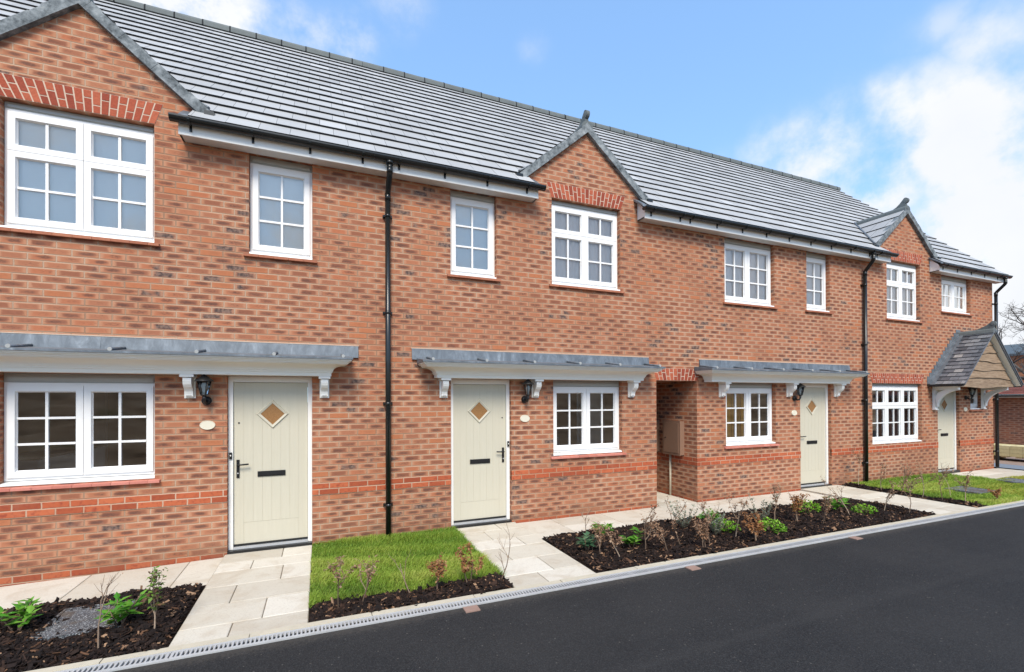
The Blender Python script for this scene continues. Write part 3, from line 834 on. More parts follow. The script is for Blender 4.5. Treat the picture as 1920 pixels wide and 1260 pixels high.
canopy(3, 6.44, 10.25, [6.79, 8.575, 10.02], 6, (6.32, 10.52))

# ------------------------------------------------------------------ roofs
def tiles(mb, o, u, v, n, u0, u1, nc, gauge, tw, hb=.030, ht=.006, clip=None, pick=None, off=0.):
    o, u, v, n = map(Vector, (o, u, v, n))
    for c in range(nc):
        sh = (.5*tw if c % 2 else 0.) + off
        i0 = math.floor((u0-sh)/tw); i1 = math.ceil((u1-sh)/tw)
        for i in range(i0, i1):
            a = max(sh+i*tw, u0); b = min(sh+(i+1)*tw, u1)
            if b-a < .02: continue
            for (a2, b2, s0, s1) in (clip(a, b, c*gauge, (c+1)*gauge) if clip else [(a, b, c*gauge, (c+1)*gauge)]):
                if pick is not None and not pick((a2+b2)/2): continue
                g = .0019; j = random.uniform(-.0018, .0018); j2 = random.uniform(-.0012, .0012)
                hb2 = hb+j; k = (s1-s0)/gauge
                P = lambda uu, ss, hh: o + u*uu + v*ss + n*hh
                A = [P(a2+g,s0-.0,hb2), P(b2-g,s0,hb2+j2), P(b2-g,s1+.012,ht+j2), P(a2+g,s1+.012,ht)]
                B = [P(a2+g,s0+.004,-.004), P(b2-g,s0+.004,-.004), P(b2-g,s1,-.01), P(a2+g,s1,-.01)]
                tn = min(1., max(0., random.gauss(.5, .2)))
                if random.random() < .012: tn = 1.
                mb.face([A[0], A[1], A[2], A[3]], 0, tn)
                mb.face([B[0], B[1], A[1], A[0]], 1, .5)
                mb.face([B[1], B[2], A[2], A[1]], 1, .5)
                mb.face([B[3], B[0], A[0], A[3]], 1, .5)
TLEN = math.hypot(RY-EY, RZ-EZ); ct = (RY-EY)/TLEN; stt = (RZ-EZ)/TLEN
NCO = 17; GA_ = TLEN/NCO; TW = .335
def clip_gab(a, b, s0, s1):
    swall = (0.06-EY)/ct
    out = [(a, b, s0, s1)]
    if s0 < swall:
        for c in GAB.values():
            nx = []
            for (p, q, r, t) in out:
                l, h = c-1.03, c+1.03
                if q <= l or p >= h: nx.append((p, q, r, t)); continue
                if p < l: nx.append((p, l, r, t))
                if q > h: nx.append((h, q, r, t))
                if t > swall+.03: nx.append((max(p, l), min(q, h), swall, t))
            out = nx
    return out
for k in HX:
    x0, x1 = HX[k]
    if k == 4: x1 = XR
    mb = MB()
    tiles(mb, (0,EY,EZ), (1,0,0), (0,ct,stt), (0,-stt,ct), -4.85, XR, NCO, GA_, TW, hb=.032, clip=clip_gab,
          pick=lambda x, x0=x0, x1=x1, k=k: (x >= x0 or k == 1) and (x < x1 or k == 4))
    # felted deck just under the tiles and the rear slope
    e = .035
    for a, b in (spans(x0, x1, [(c-1.03, c+1.03) for c in GAB.values()])):
        mb.face([(a,EY+.05,EZ+.05*TP-e),(b,EY+.05,EZ+.05*TP-e),(b,.05,EZ+(.05-EY)*TP-e),(a,.05,EZ+(.05-EY)*TP-e)], 1)
    mb.face([(x0,.05,EZ+(.05-EY)*TP-e),(x1,.05,EZ+(.05-EY)*TP-e),(x1,RY,RZ-e),(x0,RY,RZ-e)], 1)
    mb.face([(x0,RY,RZ-.01),(x1,RY,RZ-.01),(x1,8.4,EZ-.1),(x0,8.4,EZ-.1)], 0)
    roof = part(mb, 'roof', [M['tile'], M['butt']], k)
    rd = MB(); a = x0
    while a < x1-.05:
        b = min(a+.45, x1); j = random.uniform(-.004, .004)
        pr = []
        for q in range(9):
            an = PI*(q/8); pr.append((RY+.125*math.cos(an), RZ+.012+j+.075*math.sin(an)))
        pr = pr + [(RY-.125, RZ-.06), (RY+.125, RZ-.06)]
        rd.prism(pr[::-1], a+.003, b-.003, 'x', 0)
        pr2 = [(RY+(p[0]-RY)*1.02, RZ+(p[1]-RZ)*1.03+.001) for p in pr]
        if b < x1: rd.prism(pr2[::-1], b-.022, b+.0015, 'x', 1)
        a = b
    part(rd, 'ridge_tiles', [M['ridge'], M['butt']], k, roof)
    if k == 4:
        vg = MB()
        e0 = Vector((XR-.05, EY+.03, EZ-.01)); e1 = Vector((XR-.05, RY, RZ-.02))
        d = (e1-e0); nrm = Vector((0,-stt,ct))
        p = [e0, e0+Vector((.045,0,0)), e1+Vector((.045,0,0)), e1]
        vg.hexa([q - nrm*.10 for q in p]+[q-nrm*.012 for q in p])
        part(vg, 'verge_board', M['upvc'], k, roof)

def gablet(k):
    c = GAB[k]; gl = MB(); cg = 1/math.hypot(1, GS); sg = GS*cg
    run = GH/cg; nc = 4; ga = run/nc; yv = 1.35
    # right slope (u = +Y), left slope
    tiles(gl, (c+GH,0,GA-GS*GH), (0,1,0), (-cg,0,sg), (sg,0,cg), -.052, yv, nc, ga, .31, hb=.028, ht=.006, off=.1)
    tiles(gl, (c-GH,0,GA-GS*GH), (0,1,0), (cg,0,sg), (-sg,0,cg), -.052, yv, nc, ga, .31, hb=.028, ht=.006, off=.1)
    for s in (1, -1):
        gl.face([(c+s*GH,-.05,GA-GS*GH-.012),(c+s*GH,yv,GA-GS*GH-.012),(c,yv,GA-.012),(c,-.05,GA-.012)], 1)
    # keep only what lies above the main slope
    nrm = Vector((0,-TP,1)).normalized()
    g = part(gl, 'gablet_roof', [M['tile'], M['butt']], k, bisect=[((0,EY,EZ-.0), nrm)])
    # verge: mortared undercloak following each slope
    vg = MB(); th = .098
    for s in (1, -1):
        A = Vector((c+s*(GH+.03), 0, GA-GS*(GH+.03))); B = Vector((c, 0, GA)); nn = Vector((s*sg, 0, cg))
        m = 12
        for i in range(m):
            p0 = A+(B-A)*(i/m); p1 = A+(B-A)*((i+1)/m)
            r0 = .012+random.uniform(-.006,.010); t0 = th
            q = [p0-nn*t0, p1-nn*t0]; w = [p0+nn*r0, p1+nn*r0]
            if i == m-1: q[1] = Vector((c,0,GA-t0/cg)); w[1] = Vector((c,0,GA+r0/cg))
            F = Vector((0,-.066+random.uniform(-.002,.002),0)); K = Vector((0,.05,0))
            vg.hexa([q[0]+F,q[1]+F,q[1]+K,q[0]+K,w[0]+F,w[1]+F,w[1]+K,w[0]+K])
    part(vg, 'verge_trim', M['verge'], k, g)
    # ridge of the gablet
    yend = EY+(GA-EZ)/TP+.12
    rd = MB(); a = -.06
    while a < yend-.02:
        b = min(a+.40, yend)
        pr = [(c+.10*math.cos(PI*q/8), GA-.022+.075*math.sin(PI*q/8)) for q in range(9)] + [(c-.10,GA-.075),(c+.10,GA-.075)]
        rd.prism(pr, a+.002, b-.002, 'y', 0); a = b
    part(rd, 'gablet_ridge', M['ridge'], k, g)
    # scroll finial
    fn = MB(); pr = []
    cy, cz, r = -.015, GA+.175, .066
    for q in range(15):
        an = math.radians(-115+q*(215/14)); 
        pr.append((cy-r*math.cos(an)*1.0, cz+r*math.sin(an)))
    prof = [(.24, GA+.045), (.10, GA+.03), (-.03, GA+.05), (-.035,GA+.09)] + pr[2:] + [(.09, GA+.135), (.16, GA+.08)]
    fn.prism(prof, c-.032, c+.032, 'x')
    fn.tube([(c-.038,cy,cz),(c+.038,cy,cz)], .045, 14, 0)
    part(fn, 'finial', M['ridge'], k, g, bevel=.012)
    # valley lead lines and lead trays with black end caps at the feet
    vl = MB(); vz = GA-GS*GH
    for s in (1, -1):
        y0 = EY+(vz-EZ)/TP; y1 = EY+(GA-EZ)/TP
        n1 = Vector((0,-.5,.75))
        vl.tube([(c+s*(GH+.02),y0-.04,vz+.035),(c+s*.06,y1-.0,GA+.035)], .018, 6, 0)
    part(vl, 'valley', M['lead'], k, g)
    for s in (1, -1):
        tr = MB()
        x0, x1 = c+s*.93, c+s*(GH+.10)
        a, b = min(x0, x1), max(x0, x1)
        tr.hexa([(a,-.245,5.00),(b,-.245,5.00),(b,.05,5.21),(a,.05,5.21),(a,-.245,5.030),(b,-.245,5.030),(b,.05,5.25),(a,.05,5.25)])
        part(tr, 'lead_tray', M['lead'], k, g, bevel=.006)
        cp = MB(); x = c+s*(GH+.035)
        cp.hexa([(x-.05,-.10,vz-.10),(x+.05,-.10,vz-.10),(x+.05,.03,vz-.06),(x-.05,.03,vz-.06),(x-.05,-.10,vz-.03),(x+.05,-.10,vz-.03),(x+.05,.03,vz+.0),(x-.05,.03,vz+.0)])
        part(cp, 'verge_end_cap', M['black'], k, g, bevel=.008)
for k in GAB: gablet(k)

# eaves: fascia, soffit, gutter with brackets, per house
EAVE = {1: [(-4.75, -3.33, 'l', 'r'), (-1.47, .85, 'l', '')], 2: [(.85, 3.02, '', 'r'), (4.98, 5.82, 'l', '')], 3: [(5.82, 11.04, '', '')], 4: [(11.04, 11.66, '', 'r'), (13.56, 16.56, 'l', 'r')]}
for k, L in EAVE.items():
    for a, b, le, re in L:
        fa = MB(); so = MB(); gu = MB(); gb = []
        fa.box(a, b, -.200, -.178, 4.832, 4.995)
        so.box(a, b, -.178, .0-.001, 4.848, 4.862)
        x = a+.1
        while x < b-.1:
            so.box(x, min(x+.16, b-.02), -.165, -.155, 4.8455, 4.848, 1); x += .2
        if le == 'l': fa.prism([(-.178,4.848),(-.001,4.848),(-.001,5.17),(-.178,4.995)], a, a+.02, 'x')
        if re == 'r': fa.prism([(-.178,4.848),(-.001,4.848),(-.001,5.17),(-.178,4.995)], b-.02, b, 'x')
        # half-round gutter
        ga0 = a-(.06 if le else 0); gb1 = b+(.07 if re else 0)
        n = 10; yc, zc, r = -.262, 4.985, .056
        po = [(yc+r*math.cos(PI+PI*q/n), zc+r*math.sin(PI+PI*q/n)) for q in range(n+1)]
        pi_ = [(yc+(r-.005)*math.cos(PI+PI*q/n), zc+(r-.005)*math.sin(PI+PI*q/n)) for q in range(n+1)]
        rim = [(yc-r-.006, zc+.006), (yc-r-.006, zc-.012)]
        gu.prism(po + pi_[::-1], ga0, gb1, 'x')
        gu.box(ga0, gb1, yc-r-.006, yc-r-.0005, zc-.012, zc+.006)
        if le: gu.prism(po, ga0-.006, ga0, 'x')
        if re: gu.prism(po, gb1, gb1+.006, 'x')
        x = a+.12
        while x < b:
            gb.append(x); x += .62
        part(fa, 'fascia', M['white'], k); part(so, 'soffit', [M['cheek'], M['vent']], k)
        g = part(gu, 'gutter', M['black'], k)
        for x in gb:
            bb = MB(); yc, zc, r = -.262, 4.985, .0605
            pts = [(x, yc-r*math.cos(q), zc-r*math.sin(q)) for q in [i*PI/8 for i in range(9)]]
            for p, q in zip(pts, pts[1:]):
                P0 = Vector(p); P1 = Vector(q)
                bb.hexa([P0+Vector((-.012,0,0)),P0+Vector((.012,0,0)),P1+Vector((.012,0,0)),P1+Vector((-.012,0,0)),
                         P0*1+Vector((-.012,-.006,-.006)),P0+Vector((.012,-.006,-.006)),P1+Vector((.012,-.006,-.006)),P1+Vector((-.012,-.006,-.006))])
            bb.box(x-.013, x+.013, -.212, -.2005, 4.875, 4.985)
            part(bb, 'gutter_bracket', M['black'], k, g)

def downpipe(k, x, zs=0.01, gx=None):
    gx = gx if gx is not None else x
    p = MB(); r = .036; y = -.062
    p.tube([(gx,-.262,4.935),(gx,-.262,4.80),(gx+(x-gx)*.05,-.255,4.775),(x-(x-gx)*.05,y-.02,4.61),(x,y,4.58),(x,y,4.50)], r, 14)
    p.tube([(x,y,4.52),(x,y,zs)], r, 14)
    for z in (4.56, 4.50, 4.74, 4.80): pass
    p.tube([(x,y,4.60),(x,y,4.50)], r+.003, 14); p.tube([(gx,-.262,4.86),(gx,-.262,4.78)], r+.003, 14)
    p.tube([(gx,-.262,4.94),(gx,-.262,4.90)], r+.012, 14)
    o = part(p, 'downpipe', M['black'], k)
    for z in (4.30, 3.0, 1.78, .42):
        c = MB(); c.tube([(x,y,z-.022),(x,y,z+.022)], r+.003, 14); c.box(x-.062, x+.062, -.018, -.001, z-.02, z+.02); c.box(x-.055,x-.03,-.05,-.018,z-.012,z+.012); c.box(x+.03,x+.055,-.05,-.018,z-.012,z+.012)
        part(c, 'pipe_clip', M['black'], k, o)
downpipe(1, .842); downpipe(3, 10.985, gx=10.93); downpipe(4, 16.44, gx=16.40)

# ------------------------------------------------------------------ gabled porch of the end house
def porch():
    k = 4; c = 14.76; ap = 3.43; hw = 1.31; ez = 2.15; yf = -.69
    sl = (ap-ez)/hw; cg = 1/math.hypot(1, sl); sg = sl*cg; L = hw/cg
    b = MB(); th = .035
    for s in (1, -1):
        nn = Vector((s*sg,0,cg))
        A = Vector((c+s*hw,0,ez)); B = Vector((c,0,ap))
        Y0 = Vector((0,yf+.03,0)); Y1 = Vector((0,-.002,0))
        q = [A-nn*.05, B-nn*.05]
        q[1] = Vector((c,0,ap-.05/cg))
        b.hexa([q[0]+Y0,q[1]+Y0,q[1]+Y1,q[0]+Y1,A-nn*.006+Y0,B-Vector((0,0,.006))+Y0,B-Vector((0,0,.006))+Y1,A-nn*.006+Y1])
    root = part(b, 'porch', M['cream'], k)
    tl = MB(); nc = 14; ga = L/nc
    for s in (1, -1):
        tiles(tl, (c+s*hw*1.01,0,ez-.012), (0,1,0), (-s*cg,0,sg), (s*sg,0,cg), yf, -.11, nc, ga, .165, hb=.022, ht=.004, off=random.random()*.1)
    # riven surfaces vary more than the machine-made main roof
    for i in range(len(tl.tone)):
        if tl.mi[i] == 0: tl.tone[i] = min(1., max(0., random.gauss(.5, .28)))
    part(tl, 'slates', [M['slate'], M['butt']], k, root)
    rd = MB()
    for a, d in ((yf-.005, yf+.30), (yf+.303, -.03)):
        pr = [(c+.085*math.cos(PI*q/8), ap-.01+.055*math.sin(PI*q/8)) for q in range(9)] + [(c-.10,ap-.06),(c+.10,ap-.06)]
        rd.prism(pr, a, d, 'y')
    part(rd, 'porch_ridge', M['ridge'], k, root, bevel=.004)
    fn = MB(); cy, cz, r = yf+.03, ap+.155, .062; pr = []
    for q in range(15):
        an = math.radians(-115+q*(215/14)); pr.append((cy-r*math.cos(an), cz+r*math.sin(an)))
    prof = [(yf+.36, ap+.04), (yf+.14, ap+.03), (yf+.01, ap+.04), (yf+.005, ap+.08)] + pr[2:] + [(yf+.14, ap+.13), (yf+.23, ap+.085)]
    fn.prism(prof, c-.03, c+.03, 'x'); fn.tube([(c-.042,cy,cz),(c+.042,cy,cz)], .042, 14)
    part(fn, 'finial', M['ridge'], k, root, bevel=.01)
    # stepped lead flashing and the soaker against the wall
    fl = MB()
    for s in (1, -1):
        m = 14
        for i in range(m):
            t0 = i/m; t1 = (i+1)/m
            x0 = c+s*(hw+.04)*(1-t0); x1 = c+s*(hw+.04)*(1-t1); z0 = ez+(ap-ez)*t0; z1 = ez+(ap-ez)*t1
            zt = z1+.10
            P = [(x0,-.010,z0-.01),(x1,-.010,z1-.01),(x1,-.001,z1-.01),(x0,-.001,z0-.01),(x0,-.008,zt),(x1,-.008,zt),(x1,-.001,zt),(x0,-.001,zt)]
            fl.hexa(P)
        nn = Vector((s*sg,0,cg)); A = Vector((c+s*(hw+.02),0,ez-.02)); B = Vector((c,0,ap))
        for y0, y1, h in ((-.145,-.06,.028),(-.06,-.012,.05)):
            p = [A+Vector((0,y0,0)),B+Vector((0,y0,0)),B+Vector((0,y1,0)),A+Vector((0,y1,0))]
            fl.hexa([q+nn*.004 for q in p]+[q+nn*h for q in p])
    part(fl, 'lead_flashing', M['lead'], k, root)
    # waney-edge boards
    n = 6; zb, zt = 2.085, ap-.13
    H = (zt-zb)/n
    bd = MB()
    for i in range(n):
        z0 = zb+H*i; z1 = z0+H+.045
        m = 22
        def half(z): return max(0.02, (ap-.075-z)/sl)
        hl = half(max(z0, ez)) if z0 > ez-.02 else hw-.03
        btone = random.random(); ph = random.random()*6; amp = .022
        y0 = yf+.15-.030; 
        lo = []; hi = []
        for q in range(m+1):
            t = q/m; x = c-hl+2*hl*t
            wv = amp*math.sin(t*5+ph)+.008*math.sin(t*13+ph*2)
            lo.append((x, z0+wv)); hi.append((x, min(z1, ap-.07-abs(x-c)*sl)))
        for q in range(m):
            a0, a1, b0, b1 = lo[q], lo[q+1], hi[q], hi[q+1]
            if b0[1] < a0[1] and b1[1] < a1[1]: continue
            b0 = (b0[0], max(b0[1], a0[1]+.002)); b1 = (b1[0], max(b1[1], a1[1]+.002))
            yt = y0+.030
            bd.face([(a0[0],y0,a0[1]),(a1[0],y0,a1[1]),(b1[0],yt,b1[1]),(b0[0],yt,b0[1])], 0, btone, False)
            bd.face([(a0[0],y0+.042,a0[1]),(a1[0],y0+.042,a1[1]),(a1[0],y0,a1[1]),(a0[0],y0,a0[1])], 0)
    bd.box(c-hw+.06, c+hw-.06, yf+.162, yf+.18, 2.1, 2.14)
    part(bd, 'waney_boards', M['wood'], k, root)
    bg = MB()
    for s in (1, -1):
        nn = Vector((s*sg,0,cg)); A = Vector((c+s*(hw+.015),0,ez-.015)); B = Vector((c,0,ap))
        for (ya, yb2, h0, h1, mi) in ((yf+.004, yf+.024, -.036, -.006, 1), (yf-.014, yf+.03, -.006, .010, 1)):
            q0, q1, w0, w1 = A+nn*h0, Vector((c,0,ap+h0/cg)), A+nn*h1, Vector((c,0,ap+h1/cg))
            F = Vector((0,ya,0)); K = Vector((0,yb2,0))
            bg.hexa([q0+F,q1+F,q1+K,q0+K,w0+F,w1+F,w1+K,w0+K], mi)
    part(bg, 'bargeboard', [M['cream'], M['slate']], k, root)
    for s in (1, -1):
        gt = MB(); gt.box(c+s*hw-.03, c+s*hw+.03, yf+.03, -.02, ez-.055, ez-.02)
        part(gt, 'eaves_board', M['iron'], k, root)
    for x in (c-1.08, c+1.10):
        br = MB(); w = .10
        br.box(x-w/2, x+w/2, -.055, -.001, 1.56, 2.10)
        br.box(x-w/2+.005, x+w/2-.005, yf+.20, -.056, 2.02, 2.098)
        outer = []; inner = []
        for q in range(13):
            t = q/12*PI/2
            outer.append((-.056-.46*(1-math.cos(t)), 1.63+.385*math.sin(t)))
        for q in range(13):
            t = q/12*PI/2
            inner.append((-.056-.44+.0-(-.44)*math.cos(t)*1.0-.075*(1-math.cos(t)) if False else -.056-.50*(1-math.cos(t))-.0, 1.63+.385*math.sin(t)))
        pr = [(-.0565, 1.66), (-.0565, 1.78)]
        up = [(-.0565-.24*(1-math.cos(q/10*PI/2))-.0, 1.84+.179*math.sin(q/10*PI/2)) for q in range(11)]
        dn = [(-.0565-.47*(1-math.cos(q/10*PI/2))-.03, 1.62+.395*math.sin(q/10*PI/2)) for q in range(11)]
        poly = up + dn[::-1]
        br.prism(poly, x-w/2+.004, x+w/2-.004, 'x')
        br.box(x-w/2-.01, x+w/2+.01, -.075, -.001, 1.54, 1.565)
        part(br, 'porch_bracket', M['white'], k, root, bevel=.004)
porch()

# ------------------------------------------------------------------ wall lanterns and number plaques
def lantern(x, label):
    r = tag(empty('wall_lantern', (x, 0, 1.80)), label, 'wall lamp', 'black lanterns beside the front doors')
    b = MB()
    b.tube([(0,-.001,.03),(0,-.022,.03)], .052, 18); b.tube([(0,-.022,.03),(0,-.035,.03)], [.045,.03], 16)
    b.tube([(0,-.03,.03),(0,-.07,.0),(0,-.115,.005),(0,-.135,.045),(0,-.135,.085)], [.017,.016,.015,.016,.022], 10)
    o = b.build('wall_mount', M['iron'], r)
    c = MB(); C = (0,-.135,0)
    c.lathe(C, [(0,.083),(.034,.085),(.040,.10),(.034,.105)], 12)
    for q in range(6):
        a = 2*PI*q/6
        p0 = (C[0]+.036*math.cos(a), C[1]+.036*math.sin(a), .10); p1 = (C[0]+.068*math.cos(a), C[1]+.068*math.sin(a), .255)
        c.tube([p0, p1], .0055, 6)
    c.lathe(C, [(.072,.25),(.098,.252),(.094,.262),(.070,.285),(.045,.300),(.030,.318),(.012,.325),(.010,.34),(.016,.348),(.008,.36),(0,.362)], 18)
    c.build('lantern_cage', M['iron'], r)
    g = MB(); g.lathe(C, [(.033,.105),(.063,.25)], 6, smooth=False); g.build('lamp_glass', M['lampglass'], r)
    bl = MB(); bl.lathe(C, [(0,.10),(.016,.10),(.016,.14),(.024,.165),(.032,.19),(.030,.215),(.018,.235),(0,.24)], 14); bl.build('bulb', M['upvc'], r)
    return r
for x, l in ((-1.235, 'black lantern with clear glass beside the first cream door, under the nearest canopy'),
             (2.865, 'black lantern to the right of the second cream door, beside a white bracket'),
             (8.80, 'black lantern left of the third cream door under the farthest flat canopy'),
             (15.08, 'black lantern inside the slate gabled porch, farthest from the camera')):
    lantern(x, l)
for x, l in ((-1.228, 'blank cream oval plaque on brick left of the first cream door'),
             (2.873, 'blank cream oval plaque between the second cream door and white window'),
             (8.80, 'blank cream oval plaque left of the third cream door'),
             (15.07, 'small blank cream oval plaque under the gabled porch lantern')):
    mb = MB(); n = 28; a, b = .080, .054
    o_ = [(a*math.cos(2*PI*q/n), b*math.sin(2*PI*q/n)) for q in range(n)]
    ring = [(1., -.001), (1., -.008), (.94, -.013), (.90, -.010), (.86, -.010)]
    for (s0, y0), (s1, y1) in zip(ring, ring[1:]):
        for q in range(n):
            p = (q+1) % n
            mb.face([(o_[q][0]*s0,y0,o_[q][1]*s0),(o_[p][0]*s0,y0,o_[p][1]*s0),(o_[p][0]*s1,y1,o_[p][1]*s1),(o_[q][0]*s1,y1,o_[q][1]*s1)], smooth=True)
    mb.face([(p[0]*.86,-.010,p[1]*.86) for p in o_][::1])
    o = mb.build('number_plaque', M['plaque']); o.location = (x, 0, 1.54)
    tag(o, l, 'plaque', 'oval plaques beside the doors')

# meter boxes in the passage
for y0, l in ((.32, 'brown meter box with grey conduit on passage wall, nearest the opening'), (1.0, 'second brown meter box deeper inside the dark passage')):
    r = tag(empty('meter_box', (PASS[1], y0+.225, .78)), l, 'meter box', 'brown meter boxes in the passage')
    X = 0.; mb = MB(); mb.box(-.10, -.001, -.225, .225, 0, .63); mb.box(-.112, -.1005, -.235, .235, -.012, .642)
    mb.build('case', M['meter'], r, bevel=.008)
    d = MB(); d.box(-.120, -.1125, -.195, .195, .035, .595); d.build('door', M['meter'], r, bevel=.004)
    lk = MB(); lk.tube([(-.126,.15,.31),(-.120,.15,.31)], .014, 10); lk.build('lock', M['black'], r)
    if y0 < .5:
        c = MB(); c.tube([(-.03,.12,-.005),(-.03,.12,-.83)], .020, 12); c.build('conduit', M['conc'], r)

# ------------------------------------------------------------------ ground, road, paving
def sheet(name, x0, x1, y0, y1, z, m, label=None):
    mb = MB(); mb.face([(x0,y0,z),(x1,y0,z),(x1,y1,z),(x0,y1,z)])
    return tag(mb.build(name, m), label, None, None, 'structure')
sheet('ground', -420, 420, -420, 420, -.16, M['dirt'], 'bare earth around the new houses')
YK, YD = -2.268, -2.462          # kerb back edge, asphalt edge
sheet('road', -60, 60, -9.5, YD, -.012, M['asphalt'], 'dark smooth asphalt road in front of the terrace')
sheet('back_street', 16.62, 17.55, YD+.002, 40, -.016, M['greyroad'], 'grey side street beyond the end house')
sheet('gravel_verge', 17.56, 60, YD+.002, 40, -.022, M['rubble'], 'pinkish gravel strip by the far brick wall')

mb = MB()
def bank_h(x, y):
    t = min(1., max(0., (-y-11.)/34.)); q = t*t*(3-2*t)
    return -.10 + q*(6.0+1.2*math.sin(x*.13)+.5*math.sin(x*.31+y*.2)) + .16*math.sin(x*1.1+y*.7)*min(1,t*6) + .08*math.sin(x*2.7-y*1.9)*min(1,t*6)
for i in range(80):
    for j in range(26):
        X0, X1, Y0, Y1 = -60+i*1.8, -58.2+i*1.8, -10.5-j*1.5, -12-j*1.5
        mb.face([(X0,Y0,bank_h(X0,Y0)),(X0,Y1,bank_h(X0,Y1)),(X1,Y1,bank_h(X1,Y1)),(X1,Y0,bank_h(X1,Y0))], 0, .5, True)
tag(mb.build('hill', M['bank']), 'bank of bare brown earth with thin grass across the street', None, None, 'structure')
def slab(mb, x0, x1, y0, y1, z=0.):
    g = .004; j = random.uniform(-.0015, .0015); t = random.random(); b = .006
    x0 += g; x1 -= g; y0 += g; y1 -= g
    z += j
    P = [(x0,y0),(x1,y0),(x1,y1),(x0,y1)]; Q = [(x0+b,y0+b),(x1-b,y0+b),(x1-b,y1-b),(x0+b,y1-b)]
    mb.face([(p[0],p[1],z) for p in Q], 0, t)
    for q in range(4):
        p = (q+1) % 4
        mb.face([(*P[q],z-.004),(*P[p],z-.004),(*Q[p],z),(*Q[q],z)], 0, t)
        mb.face([(*P[q],z-.05),(*P[p],z-.05),(*P[p],z-.004),(*P[q],z-.004)], 0, t)
def paving(name, x0, x1, y0, y1, label, rows=None, strip=False, z=0., tilt=0.):
    mb = MB(); mb.face([(x0,y0,-.009),(x1,y0,-.009),(x1,y1,-.009),(x0,y1,-.009)], 1)
    if strip:
        a = x0; i = 0
        while a < x1-.01:
            L = random.choice([.60,.90,.75]); b = min(a+L, x1)
            if x1-b < .25: b = x1
            if random.random() < .45:
                m = y0+(y1-y0)*.5; slab(mb, a, b, y0, m)
                if b-a > .7: h = a+(b-a)*random.choice([.4,.6]); slab(mb, a, h, m, y1); slab(mb, h, b, m, y1)
                else: slab(mb, a, b, m, y1)
            else: slab(mb, a, b, y0, y1)
            a = b
    else:
        y = y1; i = 0
        hs = rows
        tot = sum(hs); hs = [h*(y1-y0)/tot for h in hs]
        for h in hs:
            s = [.66,.36,.70,.30,.62,.40,.68][i % 7]
            m = x0+(x1-x0)*s
            slab(mb, x0, m, y-h, y); slab(mb, m, x1, y-h, y)
            y -= h; i += 1
    mb.v = [(p[0], p[1], p[2]+z+tilt*(x1-p[0])) for p in mb.v]
    return tag(mb.build(name, [M['stone'], M['joint']]), label, None, None, 'structure')
YP = -.86
paving('path', -1.055, -.093, YK, -.002, 'cream stone path from the first door to the road', [.34,.30,.45,.46,.44,.29], z=-.010)
paving('path', 1.755, 2.70, YK, -.002, 'cream stone path from the second door to the road', [.30,.42,.34,.46,.44,.31], z=-.008)
paving('path', 8.96, 10.10, YK, -.002, 'cream stone path from the third door to the road', [.40,.44,.30,.46,.40,.28])
paving('pavement', -4.7, -1.057, -.93, -.006, 'pale stone strip below the nearest window', strip=True, z=-.035, tilt=-.020)
paving('pavement', 2.702, 8.958, YP, -.006, 'pale stone strip along the wall past the passage', strip=True, z=-.030)
paving('pavement', 5.38, 6.26, -.004, 8.0, 'stone floor of the covered passage', [.9]*9, z=-.030)
paving('path', 13.86, 16.55, -1.0, -.006, 'pale stone landing in front of the porch door', [.5,.5], z=-.03)
# edging kerb: lengths with open joints
mb = MB(); a = -6.
while a < 16.6:
    mb.box(a+.003, a+.912, -2.332, YK-.001, -.08, .004+random.uniform(-.003,.003), 0, random.random()); a += .915
tag(mb.build('kerb', M['conc'], bevel=.006), 'thin buff concrete edging between the gardens and the drain', None, None, 'structure')

# drainage channel with galvanised slotted gratings
dr = tag(empty('drainage_channel', (5, -2.4, 0)), 'long slotted galvanised drain channel between the gardens and the asphalt', 'drain')
def under(o, r):
    o.parent = r; o.matrix_parent_inverse = Matrix.Translation(r.location).inverted(); return o
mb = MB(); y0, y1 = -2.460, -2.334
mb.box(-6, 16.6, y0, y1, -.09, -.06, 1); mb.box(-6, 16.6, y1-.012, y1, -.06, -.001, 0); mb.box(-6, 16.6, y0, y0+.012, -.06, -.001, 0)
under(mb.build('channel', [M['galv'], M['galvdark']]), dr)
def grating():
    mb = MB(); L = 1.0; ya, yb = y0+.013, y1-.013
    mb.box(0.002, L-.002, ya, ya+.013, -.02, 0); mb.box(0.002, L-.002, yb-.013, yb, -.02, 0)
    n = 34; p = L/n
    for i in range(n):
        w = p*.50 if i not in (0, n-1) else p*.7
        mb.box(i*p+.002, i*p+w, ya+.0135, yb-.0135, -.02, -.0006)
    return mb
gp = under(grating().build('grate', M['galv']), dr); gp.location = (-6, 0, 0)
for i in range(1, 22):
    c = gp.copy(); COL.objects.link(c); c.location = (-6+i*1.0, 0, 0); c.parent = dr; c.matrix_parent_inverse = gp.matrix_parent_inverse.copy()

for x, y, r, l in ((1.225,-2.525,.0,'brown clay block in the asphalt nearest the camera'), (3.74,-2.522,.0,'pinkish clay block in the asphalt beside the long planting bed'), (6.50,-2.525,.0,'farthest clay block set in the asphalt edge')):
    mb = MB(); mb.box(-.065,.065,-.052,.052,-.06,.0)
    o = mb.build('clay_block', M['paver'], bevel=.004); o.location = (x, y, -.003); tag(o, l, 'paving block', 'clay blocks set in the road edge')

